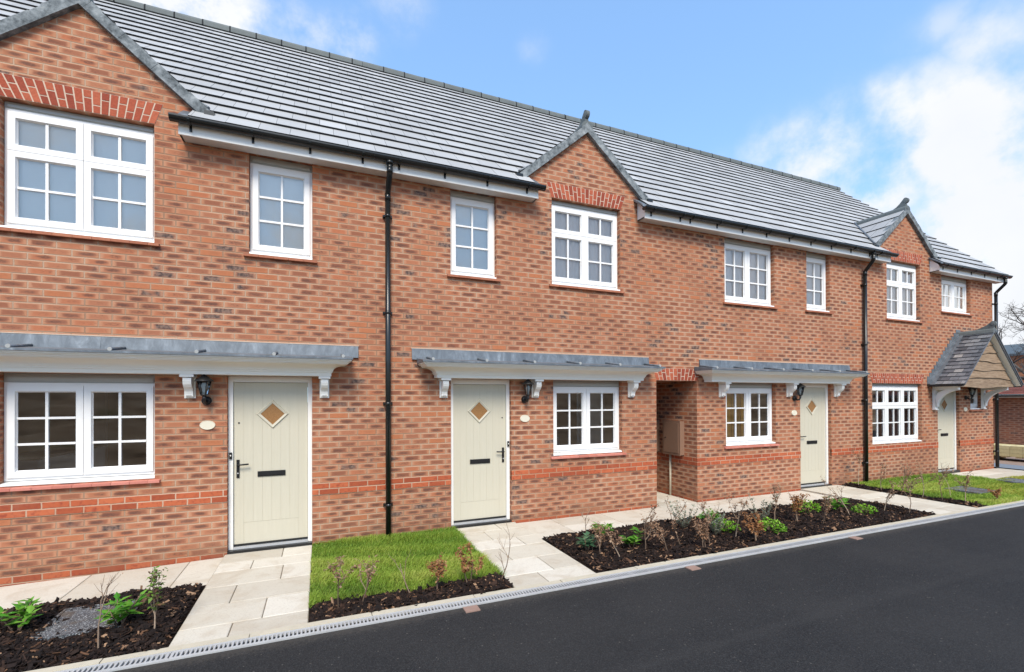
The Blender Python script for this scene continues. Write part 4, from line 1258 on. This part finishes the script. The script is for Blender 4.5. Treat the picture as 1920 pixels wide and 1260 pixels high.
# ------------------------------------------------------------------ beds: soil and bark
def bed(x0, x1, y0, y1, n, label, z=.0, avoid=None):
    mb = MB(); nx = max(2, int((x1-x0)/.12)); ny = max(2, int((y1-y0)/.12))
    def hgt(x, y):
        e = min(x-x0, x1-x, y-y0, y1-y); return -.022+z+.028*min(1, max(0, e)/.15)+.010*math.sin(x*5.1+y*3.)+.008*math.sin(x*11.-y*7.)
    for i in range(nx):
        for j in range(ny):
            X0, X1 = x0+(x1-x0)*i/nx, x0+(x1-x0)*(i+1)/nx; Y0, Y1 = y0+(y1-y0)*j/ny, y0+(y1-y0)*(j+1)/ny
            mb.face([(X0,Y0,hgt(X0,Y0)),(X1,Y0,hgt(X1,Y0)),(X1,Y1,hgt(X1,Y1)),(X0,Y1,hgt(X0,Y1))], 1, .2, True)
    for i in range(n):
        x = random.uniform(x0+.02, x1-.02); y = random.uniform(y0+.02, y1-.02)
        if avoid and avoid(x, y): continue
        L = min(.070, random.lognormvariate(math.log(.020), .50)); w = L*random.uniform(.16, .45); th = random.uniform(.002, .006)
        a = random.random()*2*PI; R = Matrix.Rotation(a, 3, 'Z') @ Matrix.Rotation(random.gauss(0, .45), 3, 'X') @ Matrix.Rotation(random.gauss(0, .40), 3, 'Y')
        c = Vector((x, y, hgt(x, y)+random.uniform(.004, .022)))
        tn = min(1., max(0., random.betavariate(1.3, 2.6))); 
        if random.random() < .06: tn = random.uniform(.88, 1.)
        k = random.uniform(.3, 1.)
        P = [c+R@Vector(v) for v in ((-L,-w*.6,-th),(L*.8,-w,-th),(L,w*k,-th),(-L*.9,w,-th),(-L,-w*.6,th),(L*.8,-w,th),(L,w*k,th),(-L*.9,w,th))]
        for q in ((4,5,6,7),(0,1,5,4),(1,2,6,5),(2,3,7,6),(3,0,4,7)):
            mb.face([P[i2] for i2 in q], 0, tn)
    return tag(mb.build('bark_mulch', [M['bark'], M['soil']]), label, 'bark mulch', None, 'stuff')
MH = (-2.05, -1.47, -1.80, -1.22)
bed(-4.7, -1.06, YK, -.935, 15000, 'dark bark mulch in the nearest bed, left of the first path', avoid=lambda x, y: (MH[0]+.03 < x < MH[1]-.05 and MH[2]+.04 < y < MH[3]-.05 and random.random() < .93))
bed(-.088, 1.75, YK, -1.90, 4200, 'narrow strip of dark bark mulch in front of the first lawn')
bed(2.705, 8.955, YK, YP-.004, 26000, 'dark bark mulch filling the long planted bed')
bed(10.105, 10.50, YK, -.03, 1500, 'thin strip of bark mulch along the left edge of the far lawn')

# manhole covers
def manhole(x0, x1, y0, y1, z, label):
    r = tag(empty('manhole_cover', ((x0+x1)/2, (y0+y1)/2, z)), label, 'manhole cover')
    a, b = (x1-x0)/2, (y1-y0)/2
    f = MB(); w = .022
    f.box(-a, a, -b, -b+w, -.05, .006); f.box(-a, a, b-w, b, -.05, .006); f.box(-a, -a+w, -b+w, b-w, -.05, .006); f.box(a-w, a, -b+w, b-w, -.05, .006)
    f.build('frame', M['manhole'], r)
    p = MB(); p.box(-a+w+.003, a-w-.003, -b+w+.003, b-w-.003, -.04, .003); p.build('lid', M['manhole'], r)
    return r
manhole(MH[0], MH[1], MH[2], MH[3], .022, 'speckled grey manhole cover half buried in bark by the first path')
manhole(11.42, 12.05, -1.75, -1.22, .035, 'grey manhole cover in the middle of the far lawn')
manhole(13.6, 14.2, -1.55, -1.12, .035, 'grey manhole cover at the right edge of the far lawn')

# ------------------------------------------------------------------ lawns
def lawn(x0, x1, y0, y1, n, h, w, label, mat='grass', hole=None, poly=None):
    mb = MB(); mb.face([(x0,y0,-.004),(x1,y0,-.004),(x1,y1,-.004),(x0,y1,-.004)])
    X = rng.uniform(x0-.012, x1+.012, n); Y = rng.uniform(y0-.03, y1, n)
    keep = np.ones(n, bool)
    if hole is not None:
        for q in hole: keep &= ~((X > q[0]) & (X < q[1]) & (Y > q[2]) & (Y < q[3]))
    X, Y = X[keep], Y[keep]; n = len(X)
    # streaks of longer and flattened grass, as in newly laid turf
    wave = .5+.5*np.sin(X*2.1+Y*9.0+1.7*np.sin(X*1.3))*np.cos(Y*4.1+X*1.1)
    H = h*(.40+1.0*wave*rng.uniform(.5, 1, n)+.25*rng.random(n))
    az = rng.uniform(0, 2*PI, n); lean = rng.uniform(.2, 1.1, n)
    dx = np.cos(az)*lean*H + .35*H; dy = np.sin(az)*lean*H - .12*H
    wa = az+PI/2+rng.normal(0, .5, n); wx = np.cos(wa)*w*rng.uniform(.6, 1.3, n); wy = np.sin(wa)*w*rng.uniform(.6, 1.3, n)
    Z0 = np.full(n, -.006)
    A = np.stack([X-wx, Y-wy, Z0], 1); B = np.stack([X+wx, Y+wy, Z0], 1)
    C = np.stack([X+dx*.4+wx*.8, Y+dy*.4+wy*.8, Z0+H*.62], 1); Dd = np.stack([X+dx*.4-wx*.8, Y+dy*.4-wy*.8, Z0+H*.62], 1)
    T = np.stack([X+dx, Y+dy, Z0+H*rng.uniform(.75, 1.05, n)], 1)
    V = np.concatenate([A, B, C, Dd, T]).tolist(); i = np.arange(n)
    F = np.stack([i, i+n, i+2*n, i+3*n], 1).tolist() + np.stack([i+3*n, i+2*n, i+4*n], 1).tolist()
    patch = .5+.5*np.sin(X*1.7+2*np.sin(Y*1.9))*np.sin(Y*2.3+1.2*np.cos(X*2.2))
    tn = np.clip(-.05+.42*rng.random(n)+.42*wave+.50*patch-.06, 0, 1)
    tn = np.where(rng.random(n) < .05, .97, tn)
    base = len(mb.v); mb.v += [tuple(v) for v in V]; mb.f += [tuple(b+base for b in f) for f in F]
    mb.mi += [1]*(2*n); mb.tone += tn.tolist()*2; mb.sm += [True]*(2*n)
    return tag(mb.build('lawn', [M['turf'], M[mat]]), label, 'lawn', None, 'stuff')
lawn(-.085, 1.748, -1.93, -.012, 42000, .050, .0022, 'bright green new turf between the first two paths')
lawn(10.42, 13.855, -2.255, -.012, 32000, .055, .0040, 'green turf in front of the end house')
lawn(13.86, 16.6, -2.255, -1.02, 11000, .060, .0046, 'yellowish patchy turf beside the porch landing', 'grass_dry', hole=[(13.62,14.18,-1.53,-1.14)])
lawn(11.9, 13.85, -2.2, -1.2, 5000, .062, .0042, 'yellowed patch of turf beyond the lawn manhole cover', 'grass_dry', hole=[(11.4,12.06,-1.76,-1.2)])

# ------------------------------------------------------------------ plants
def leaf(mb, p, d, L, w, tone, droop=.25, mi=0):
    d = d.normalized(); up = Vector((0,0,1)); s = d.cross(up)
    if s.length < .1: s = Vector((1,0,0))
    s.normalize(); nrm = s.cross(d)
    q1 = p+d*L*.45+nrm*L*.06; q2 = p+d*L-nrm*L*droop
    mb.face([p, q1+s*w-nrm*w*.3, q2, q1], mi, tone, True); mb.face([p, q1, q2, q1-s*w-nrm*w*.3], mi, tone, True)

def branch(mb, tips, p, d, L, r, depth, rnd, spread=.6, up=.25, kids=(2, 4)):
    n = 4; pts = [p.copy()]; q = p.copy(); dd = d.normalized()
    for i in range(n):
        dd = (dd+Vector((rnd.gauss(0,.13), rnd.gauss(0,.13), rnd.gauss(up*.2,.08)))).normalized()
        q = q+dd*L/n; pts.append(q.copy())
    mb.tube(pts, [r*(1-.55*i/n) for i in range(n+1)], 5, 0, rnd.random(), cap=False)
    for i, pt in enumerate(pts[1:]): tips.append((pt, dd.copy(), depth, i))
    if depth > 0:
        for _ in range(rnd.randint(*kids)):
            t = rnd.uniform(.35, 1.); i = min(n-1, int(t*n)); b = pts[i].lerp(pts[i+1], t*n-i)
            nd = (dd+Vector((rnd.gauss(0,spread), rnd.gauss(0,spread), rnd.gauss(up,.25)))).normalized()
            branch(mb, tips, b, nd, L*rnd.uniform(.40,.65), r*.55, depth-1, rnd, spread, up, kids)

GRP = {'laurel': 'young green laurels in the beds', 'lime': 'low bright green shrubs in the beds', 'silver': 'silvery shrubs in the long bed',
       'dead': 'withered brown shrubs along the beds', 'rust': 'withered brown shrubs along the beds', 'twig': 'bare twigs planted in the beds'}
def plant(kind, x, y, h, label, seed, lean=(0, 0), bare=.0, mat=None, name=None):
    rnd = random.Random(seed)
    names = {'laurel': 'laurel_plant', 'lime': 'green_shrub', 'silver': 'silver_shrub', 'dead': 'withered_shrub', 'rust': 'withered_shrub', 'twig': 'bare_sapling', 'wine': 'young_shrub'}
    r = tag(empty(name or names[kind], (x, y, 0)), label, 'sapling' if kind == 'twig' else 'shrub', GRP.get(kind))
    st = MB(); lf = MB(); tips = []
    if kind == 'laurel':
        for s in range(rnd.randint(5, 7)):
            a = rnd.random()*2*PI; d = Vector((math.cos(a)*.6, math.sin(a)*.6, 1.)); L = h*rnd.uniform(.55, .95)
            pts = [Vector((0,0,-.02)), d.normalized()*L*.5+Vector((0,0,.01)), d.normalized()*L]
            st.tube(pts, [.006,.005,.003], 5, 0, .4)
            for i in range(13):
                t = rnd.uniform(.35, 1.); p = pts[1].lerp(pts[2], max(0, t*2-1)) if t > .5 else pts[0].lerp(pts[1], t*2)
                b = rnd.random()*2*PI; dd = Vector((math.cos(b), math.sin(b), rnd.uniform(.1, .9)))
                Lf = h*rnd.uniform(.26, .42); leaf(lf, p, dd, Lf, Lf*.23, rnd.betavariate(2, 2)*.75+.25*t, .2)
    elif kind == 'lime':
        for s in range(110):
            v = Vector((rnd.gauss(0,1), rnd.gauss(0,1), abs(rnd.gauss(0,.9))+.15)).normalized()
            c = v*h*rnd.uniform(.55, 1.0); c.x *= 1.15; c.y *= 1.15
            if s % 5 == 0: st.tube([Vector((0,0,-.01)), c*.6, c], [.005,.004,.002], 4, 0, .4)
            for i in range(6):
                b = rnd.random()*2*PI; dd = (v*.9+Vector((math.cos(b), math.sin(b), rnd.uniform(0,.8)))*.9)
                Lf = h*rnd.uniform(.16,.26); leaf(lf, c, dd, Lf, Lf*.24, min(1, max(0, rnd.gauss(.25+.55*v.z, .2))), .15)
    elif kind == 'silver':
        for s in range(rnd.randint(9, 12)):
            a = rnd.random()*2*PI; d = Vector((math.cos(a)*rnd.uniform(.1,.9), math.sin(a)*rnd.uniform(.1,.9), 1.)).normalized(); L = h*rnd.uniform(.55, 1.)
            pts = [Vector((0,0,-.01)), d*L*.5, d*L+Vector((0,0,.03))]
            st.tube(pts, [.005,.004,.002], 4, 0, .7)
            for i in range(26):
                t = rnd.uniform(.15, 1.); p = pts[0].lerp(pts[2], t); b = rnd.random()*2*PI
                Lf = .045*rnd.uniform(.6,1.3); leaf(lf, p, Vector((math.cos(b), math.sin(b), rnd.uniform(.2,1.2))), Lf, Lf*.26, rnd.random(), .1)
    else:
        nst = {'dead': 1, 'rust': 2, 'twig': 1, 'wine': 1}[kind]
        for s in range(nst):
            d = Vector((lean[0]+rnd.gauss(0,.08), lean[1]+rnd.gauss(0,.08), 1.))
            branch(st, tips, Vector((rnd.gauss(0,.012)*(nst-1), rnd.gauss(0,.012)*(nst-1), -.02)), d, h*.62, .0075 if kind != 'twig' else .0065, 2, rnd, .62, .3, (3, 5) if kind != 'twig' else (2, 4))
        per = {'dead': 1.7, 'rust': 3.4, 'twig': .25, 'wine': 2.2}[kind]*(1-bare)
        for p, d, dep, i in tips:
            if p.z < h*.28: continue
            for q in range(int(per)+(rnd.random() < per % 1)):
                b = rnd.random()*2*PI; dd = d*.4+Vector((math.cos(b), math.sin(b), rnd.uniform(-.9,.6)))
                Lf = .031*rnd.uniform(.6,1.5) if kind != 'twig' else .016
                leaf(lf, p+Vector((rnd.gauss(0,.008),)*3), dd, Lf, Lf*rnd.uniform(.22,.40), rnd.random(), rnd.uniform(.1,.6))
    st.build('stem', M['twig'], r)
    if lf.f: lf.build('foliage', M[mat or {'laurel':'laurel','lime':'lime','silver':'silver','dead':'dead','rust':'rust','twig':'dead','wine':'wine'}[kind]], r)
    return r

PL = [
 # nearest bed
 ('laurel',-2.20,-1.57,.25,'glossy green laurel at the far left of the nearest bed',1,{}),
 ('laurel',-1.50,-1.77,.27,'bright green laurel leaning over the speckled manhole cover',2,{}),
 ('twig',-1.515,-2.09,.50,'thin bare twig rising in front of the speckled manhole cover',3,{}),
 ('wine',-1.21,-1.99,.50,'upright shrub with mixed green and reddish leaves beside the first path',4,{}),
 # strip before the first lawn
 ('dead',.146,-2.12,.50,'tall withered sapling with a tuft of brown leaves, leftmost on the lawn strip',5,{'lean':(.05,0)}),
 ('dead',.334,-2.09,.46,'thin withered sapling second from the left in front of the first lawn',6,{'bare':.45}),
 ('twig',.79,-2.02,.42,'slender leafless twig leaning left in the middle of the lawn strip',7,{'lean':(-.35,.1)}),
 ('rust',1.02,-2.06,.34,'small sapling with pale curled brown leaves right of the lawn strip middle',8,{'bare':.4}),
 ('rust',1.365,-2.02,.33,'dense clump of brown dead leaves at the lawn strip',9,{}),
 ('twig',1.66,-2.08,.56,'leafless grey branch leaning right over the second path',10,{'lean':(.30,0),'bare':1.}),
 # long bed
 ('laurel',2.95,-1.63,.26,'blue-green laurel at the left end of the long bed',11,{'mat':'bluegreen'}),
 ('laurel',3.42,-1.26,.24,'small green laurel at the back left of the long bed',12,{}),
 ('twig',3.15,-1.30,.42,'two thin twigs beside the back laurel at the left of the long bed',13,{}),
 ('dead',2.99,-1.86,.38,'tan withered shrub in front of the blue-green laurel',14,{}),
 ('dead',3.15,-2.02,.36,'tan withered shrub nearest the left front corner of the long bed',15,{'lean':(-.2,0)}),
 ('laurel',3.50,-1.77,.25,'bright green laurel with upright leaves, left part of the long bed',16,{}),
 ('dead',3.60,-1.90,.58,'tall thin brown sapling just right of the bright laurel',17,{'bare':.2}),
 ('dead',3.82,-2.05,.40,'crooked pale-stemmed withered shrub left of the bed centre',18,{'lean':(-.2,0)}),
 ('dead',4.10,-1.97,.60,'tallest thin brown sapling in the left half of the long bed',19,{'bare':.3}),
 ('rust',4.31,-2.10,.34,'pale straight stem with cream withered leaves at front of the long bed',20,{'bare':.3,'mat':'dead'}),
 ('dead',4.47,-2.05,.55,'tall dry sapling right of the pale-stemmed withered shrub',21,{'bare':.3}),
 ('silver',4.70,-1.35,.36,'grey-green spiky shrub at the back of the long bed, before the passage',22,{}),
 ('silver',4.85,-1.75,.30,'low silver-leaved shrub near the bed centre',23,{}),
 ('lime',5.15,-1.66,.15,'lime green mound near the centre of the long bed',24,{}),
 ('lime',5.42,-1.12,.14,'darker lime mound by the pavement edge behind the centre',25,{'mat':'laurel'}),
 ('dead',4.98,-1.97,.52,'brown twiggy sapling in front of the centre lime mound',26,{}),
 ('rust',5.12,-2.16,.32,'orange-brown leaning shrub at the front of the long bed',27,{'lean':(-.3,0)}),
 ('silver',5.90,-1.60,.40,'largest silver shrub with tall shoots, right of the bed centre',28,{}),
 ('lime',5.72,-1.90,.16,'double bright green mound at the front right of centre',29,{}),
 ('dead',6.10,-1.66,.52,'airy brown sapling behind the double green mound',30,{'lean':(.2,0)}),
 ('rust',6.42,-1.80,.40,'feathery rust-orange shrub in the right half of the long bed',31,{}),
 ('lime',7.20,-1.37,.17,'bright green mound in the right half of the long bed',32,{}),
 ('dead',6.72,-1.95,.52,'reddish brown sapling beside the feathery rust shrub',33,{}),
 ('laurel',7.62,-1.55,.28,'green laurel among brown twigs near the right end of the long bed',34,{}),
 ('dead',7.55,-1.83,.66,'tall brown sapling near the right end of the long bed',35,{'bare':.2}),
 ('lime',7.95,-1.78,.14,'last lime mound at the right end of the long bed',36,{}),
 ('dead',8.42,-1.80,.50,'brown sapling at the right end corner of the long bed',37,{}),
 ('dead',8.55,-2.08,.55,'thin brown sapling at the front right corner of the long bed',38,{'bare':.3}),
 # strip along the far lawn
 ('dead',10.22,-.35,.66,'farthest withered sapling on the far lawn strip, against the wall',40,{}),
 ('dead',10.26,-.75,.60,'withered sapling second from the wall on the far lawn strip',41,{}),
 ('dead',10.24,-1.10,.68,'tall withered sapling third from the wall on the far lawn strip',42,{}),
 ('dead',10.27,-1.42,.56,'withered sapling in the middle of the far lawn strip',43,{}),
 ('dead',10.23,-1.74,.60,'withered sapling near the road end of the far lawn strip',44,{}),
 ('dead',10.26,-2.05,.48,'withered sapling at the road end of the far lawn strip',45,{}),
 ('twig',10.75,-1.62,.62,'thin sapling standing in the far turf before the manhole cover',46,{}),
 ('rust',11.05,-2.15,.22,'small brown clump in the far turf by the kerb',47,{'bare':.3}),
]
for kind, x, y, h, lab, sd, kw in PL: plant(kind, x, y, h*{'laurel':1.12,'lime':1.1,'silver':1.2,'wine':1.05}.get(kind, 1.22), lab, sd, **kw)

# ------------------------------------------------------------------ beyond the end house
# low brick garage with red tiled roof
g = tag(empty('brick_garage', (23, 3, 0)), 'low brown brick outbuilding with red tiled roof beyond the end house', 'outbuilding')
mb = MB(); mb.box(22.6, 27.5, -6, 14, -.1, 1.95); under(mb.build('wall', M['far_brick']), g)
mb = MB(); sl_ = Vector((.99,0,.135)).normalized()
tiles(mb, (22.35,0,1.93), (0,-1,0), tuple(sl_), (-sl_.z,0,sl_.x), -14.2, 6.2, 9, .33, .30)
mb.face([(22.5,-6.2,1.94),(22.5,14.2,1.94),(25.3,14.2,2.32),(25.3,-6.2,2.32)], 1); mb.face([(25.3,-6.2,2.33),(25.3,14.2,2.33),(28,14.2,1.9),(28,-6.2,1.9)], 0)
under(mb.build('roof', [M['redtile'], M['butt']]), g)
mb = MB(); mb.box(22.28, 22.40, -6.2, 14.2, 1.83, 1.93); under(mb.build('fascia', M['white']), g)
mb = MB(); mb.box(22.18, 22.279, -6.2, 14.2, 1.86, 1.92); under(mb.build('gutter', M['black']), g)
# house beyond
g = tag(empty('brick_house', (43, 8, 0)), 'distant orange brick building with a dark grey roof behind the red-tiled outbuilding', 'house')
mb = MB(); mb.box(41.5, 50, 2, 22, -.1, 4.55); under(mb.build('wall', M['far_orange']), g)
mb = MB(); mb.prism([(41.1,4.52),(50.4,4.52),(50.4,4.62),(47.8,5.45),(43.6,5.45),(41.1,4.65)], 1.6, 22.4, 'y'); under(mb.build('roof', M['greyroof']), g)
mb = MB()
for y in (9.6, 13.): mb.box(41.44, 41.5, y, y+1.2, 1.2, 2.6, 0)
under(mb.build('window', M['upvc']), g)
# pallet of stone
p = tag(empty('stone_pallet', (18.9, .9, -.02)), 'pallet of pale yellow stone blocks beside the back street', 'pallet')
mb = MB(); R_ = random.Random(3)
for j in range(3):
    for i in range(8):
        for q in range(2):
            x = -.35+q*.36; y = -.95+i*.27
            mb.box(x, x+.345, y, y+.262, .13+j*.105, .13+j*.105+.10, 0, R_.random())
mb.build('stone_blocks', M['sandstone'], p, bevel=.008)
mb = MB()
for i in range(7): mb.box(-.38, .40, -.97+i*.31, -.97+i*.31+.12, .10, .124)
for y in (-.97, -.05, .87): mb.box(-.38, .40, y, y+.1, .0, .0995)
mb.build('pallet_base', M['pallet'], p)
# bare oak
def oak(x, y, H, seed):
    rnd = random.Random(seed)
    r = tag(empty('bare_tree', (x, y, 0)), 'leafless spreading tree behind the red-tiled outbuilding', 'tree')
    tr = MB(); tr.tube([(0,0,-.1),(.05,0,H*.14),(.0,.05,H*.28),(.08,0,H*.42)], [.30,.24,.21,.17], 10, 0, .3)
    tr.build('trunk', M['oak'], r)
    cr = MB()
    def br(p, d, L, rad, dep):
        n = 4; pts = [p]; q = p; dd = d
        for i in range(n):
            dd = (dd+Vector((rnd.gauss(0,.25), rnd.gauss(0,.25), rnd.gauss(.03,.16)))).normalized(); q = q+dd*L/n; pts.append(q)
        cr.tube(pts, [rad*(1-.5*i/n) for i in range(n+1)], 5 if dep > 1 else 3, 0, rnd.random(), cap=False)
        if dep > 0:
            for _ in range(4 if dep > 1 else 5):
                t = rnd.uniform(.25,1.); i = min(n-1, int(t*n)); b = pts[i].lerp(pts[i+1], t*n-i)
                br(b, (dd+Vector((rnd.gauss(0,.75), rnd.gauss(0,.75), rnd.gauss(.15,.4)))).normalized(), L*rnd.uniform(.45,.68), max(.007, rad*.5), dep-1)
    for s in range(8):
        a = s*2*PI/8+rnd.uniform(-.3,.3)
        br(Vector((.03,0,H*rnd.uniform(.24,.42))), Vector((math.cos(a), math.sin(a), rnd.uniform(.25,1.1))).normalized(), H*.40, .085, 4)
    cr.build('crown', M['oak'], r)
oak(35.6, 5.6, 7.2, 5)

# ------------------------------------------------------------------ camera
cam = bpy.data.cameras.new('camera'); co = bpy.data.objects.new('camera', cam); COL.objects.link(co)
FPX, YAW, PIT, ROL, CY = 867.8046, math.radians(22.51244), math.radians(.29592), math.radians(-.20762), 744.28
cam.sensor_fit = 'HORIZONTAL'; cam.sensor_width = 36.; cam.lens = 36.*FPX/1920.
cam.shift_y = (CY-630.)/1920.; cam.clip_start = .05; cam.clip_end = 2000.
w = Vector((math.sin(YAW)*math.cos(PIT), math.cos(YAW)*math.cos(PIT), math.sin(PIT)))
rr = Vector((math.cos(YAW), -math.sin(YAW), 0)); uu = rr.cross(w)
r2 = rr*math.cos(ROL)+uu*math.sin(ROL); u2 = -rr*math.sin(ROL)+uu*math.cos(ROL)
co.matrix_world = Matrix(((r2.x,u2.x,-w.x,0),(r2.y,u2.y,-w.y,-6.42591),(r2.z,u2.z,-w.z,1.83136),(0,0,0,1)))
S.camera = co

# ------------------------------------------------------------------ light and sky
SUN_EL, SUN_AZ = math.radians(47), math.radians(197)      # azimuth clockwise from +Y (north)
sd = Vector((math.sin(SUN_AZ)*math.cos(SUN_EL), math.cos(SUN_AZ)*math.cos(SUN_EL), math.sin(SUN_EL)))
sun = bpy.data.lights.new('sun', 'SUN'); sun.energy = 4.1; sun.angle = math.radians(22); sun.color = (1., .91, .78)
so_ = bpy.data.objects.new('sun', sun); COL.objects.link(so_)
so_.rotation_euler = (-sd).to_track_quat('-Z', 'Y').to_euler(); so_.location = sd*60

wd = bpy.data.worlds.new('World'); S.world = wd; wd.use_nodes = True
nt = wd.node_tree; nt.nodes.clear()
class WN(NT):
    def __init__(s, t): s.t = t
W_ = WN(nt)
out = nt.nodes.new('ShaderNodeOutputWorld'); bg = nt.nodes.new('ShaderNodeBackground')
sky = nt.nodes.new('ShaderNodeTexSky'); sky.sky_type = 'NISHITA'; sky.sun_disc = False
sky.sun_elevation = SUN_EL; sky.sun_rotation = SUN_AZ; sky.air_density = 1.; sky.dust_density = .8; sky.ozone_density = 1.4
tc = nt.nodes.new('ShaderNodeTexCoord'); D_ = tc.outputs['Generated']
nrmv = nt.nodes.new('ShaderNodeVectorMath'); nrmv.operation = 'NORMALIZE'; nt.links.new(D_, nrmv.inputs[0]); D_ = nrmv.outputs[0]
def px_dir(x, y):
    v = w + r2*((x-960)/FPX) - u2*((y-CY)/FPX); return v.normalized()
# cloud banks: world directions, angular size, weight
banks = [((1780,245),.085,1.1),((1690,230),.055,.9),((1880,260),.10,1.),((1840,330),.09,.85),((1900,470),.14,1.6),((1880,600),.20,1.5),((1540,300),.085,.80),((1450,280),.06,.55),
         ((1640,345),.10,.85),((1500,350),.08,.60),((1700,480),.16,.70),((1740,420),.09,.55),((1620,420),.09,.45),((1850,80),.06,.52),((1755,70),.045,.40),
         ((330,-5),.12,2.0),((180,-60),.20,1.7),((430,10),.05,.7),((640,75),.06,.75),((570,65),.055,.70),((730,25),.05,.40),((990,110),.035,.30),((1320,330),.07,.20)]
wx = W_.noise(D_, 3.2, 6., .58, dist=.35)
warp = nt.nodes.new('ShaderNodeVectorMath'); warp.operation = 'ADD'; nt.links.new(D_, warp.inputs[0])
wc = nt.nodes.new('ShaderNodeTexNoise'); nt.links.new(D_, wc.inputs['Vector']); wc.inputs['Scale'].default_value = 4.5; wc.inputs['Detail'].default_value = 5.
wsub = nt.nodes.new('ShaderNodeVectorMath'); wsub.operation = 'SUBTRACT'; nt.links.new(wc.outputs['Color'], wsub.inputs[0]); wsub.inputs[1].default_value = (.5,.5,.5)
wsc = nt.nodes.new('ShaderNodeVectorMath'); wsc.operation = 'SCALE'; nt.links.new(wsub.outputs[0], wsc.inputs[0]); wsc.inputs['Scale'].default_value = .16
nt.links.new(wsc.outputs[0], warp.inputs[1])
dens = None
for (px, py), sz, wt in banks:
    d = px_dir(px, py)
    ds = nt.nodes.new('ShaderNodeVectorMath'); ds.operation = 'DISTANCE'; nt.links.new(warp.outputs[0], ds.inputs[0]); ds.inputs[1].default_value = d
    e = W_.m('MULTIPLY', W_.m('SUBTRACT', 1., W_.step(ds.outputs['Value'], sz*.2, sz*1.55)), wt)
    dens = e if dens is None else W_.m('MAXIMUM', dens, e)
# loose cloud everywhere else so that other views and reflections have a sky too
S3 = W_.sep(D_)
fwd = W_.m('ADD', W_.m('MULTIPLY', S3[0], w.x), W_.m('MULTIPLY', S3[1], w.y))
behind = W_.m('SUBTRACT', 1., W_.step(fwd, .05, .45))
gen = W_.m('MULTIPLY', W_.step(wx, .42, .66), W_.m('MULTIPLY', behind, .9))
nz = W_.noise(D_, 7., 6., .6)
dn = W_.m('MULTIPLY', dens, W_.lin(nz, .33, .64, .02, 1.6))
dn = W_.m('MAXIMUM', dn, gen); dn = W_.step(dn, .0, 1.22)
skyg = nt.nodes.new('ShaderNodeVectorMath'); skyg.operation = 'MULTIPLY'; skyp = nt.nodes.new('ShaderNodeGamma'); nt.links.new(sky.outputs[0], skyp.inputs[0]); skyp.inputs[1].default_value = .52; nt.links.new(skyp.outputs[0], skyg.inputs[0]); skyg.inputs[1].default_value = (2.12,3.02,4.05)
skyc = skyg.outputs[0]
cl = W_.mix(W_.noise(D_, 5., 4.), (5.7,6.0,6.5), (7.2,7.2,7.15))
colr = W_.mix(dn, skyc, cl)
nt.links.new(colr, bg.inputs[0]); bg.inputs[1].default_value = .15
nt.links.new(bg.outputs[0], out.inputs[0])

# ------------------------------------------------------------------ render settings
S.render.engine = 'CYCLES'
S.view_settings.view_transform = 'Standard'; S.view_settings.look = 'None'; S.view_settings.exposure = 0.; S.view_settings.gamma = 1.
S.cycles.max_bounces = 9; S.cycles.diffuse_bounces = 6; S.cycles.transparent_max_bounces = 12
S.cycles.use_denoising = True
S.render.resolution_x = 1024; S.render.resolution_y = 672
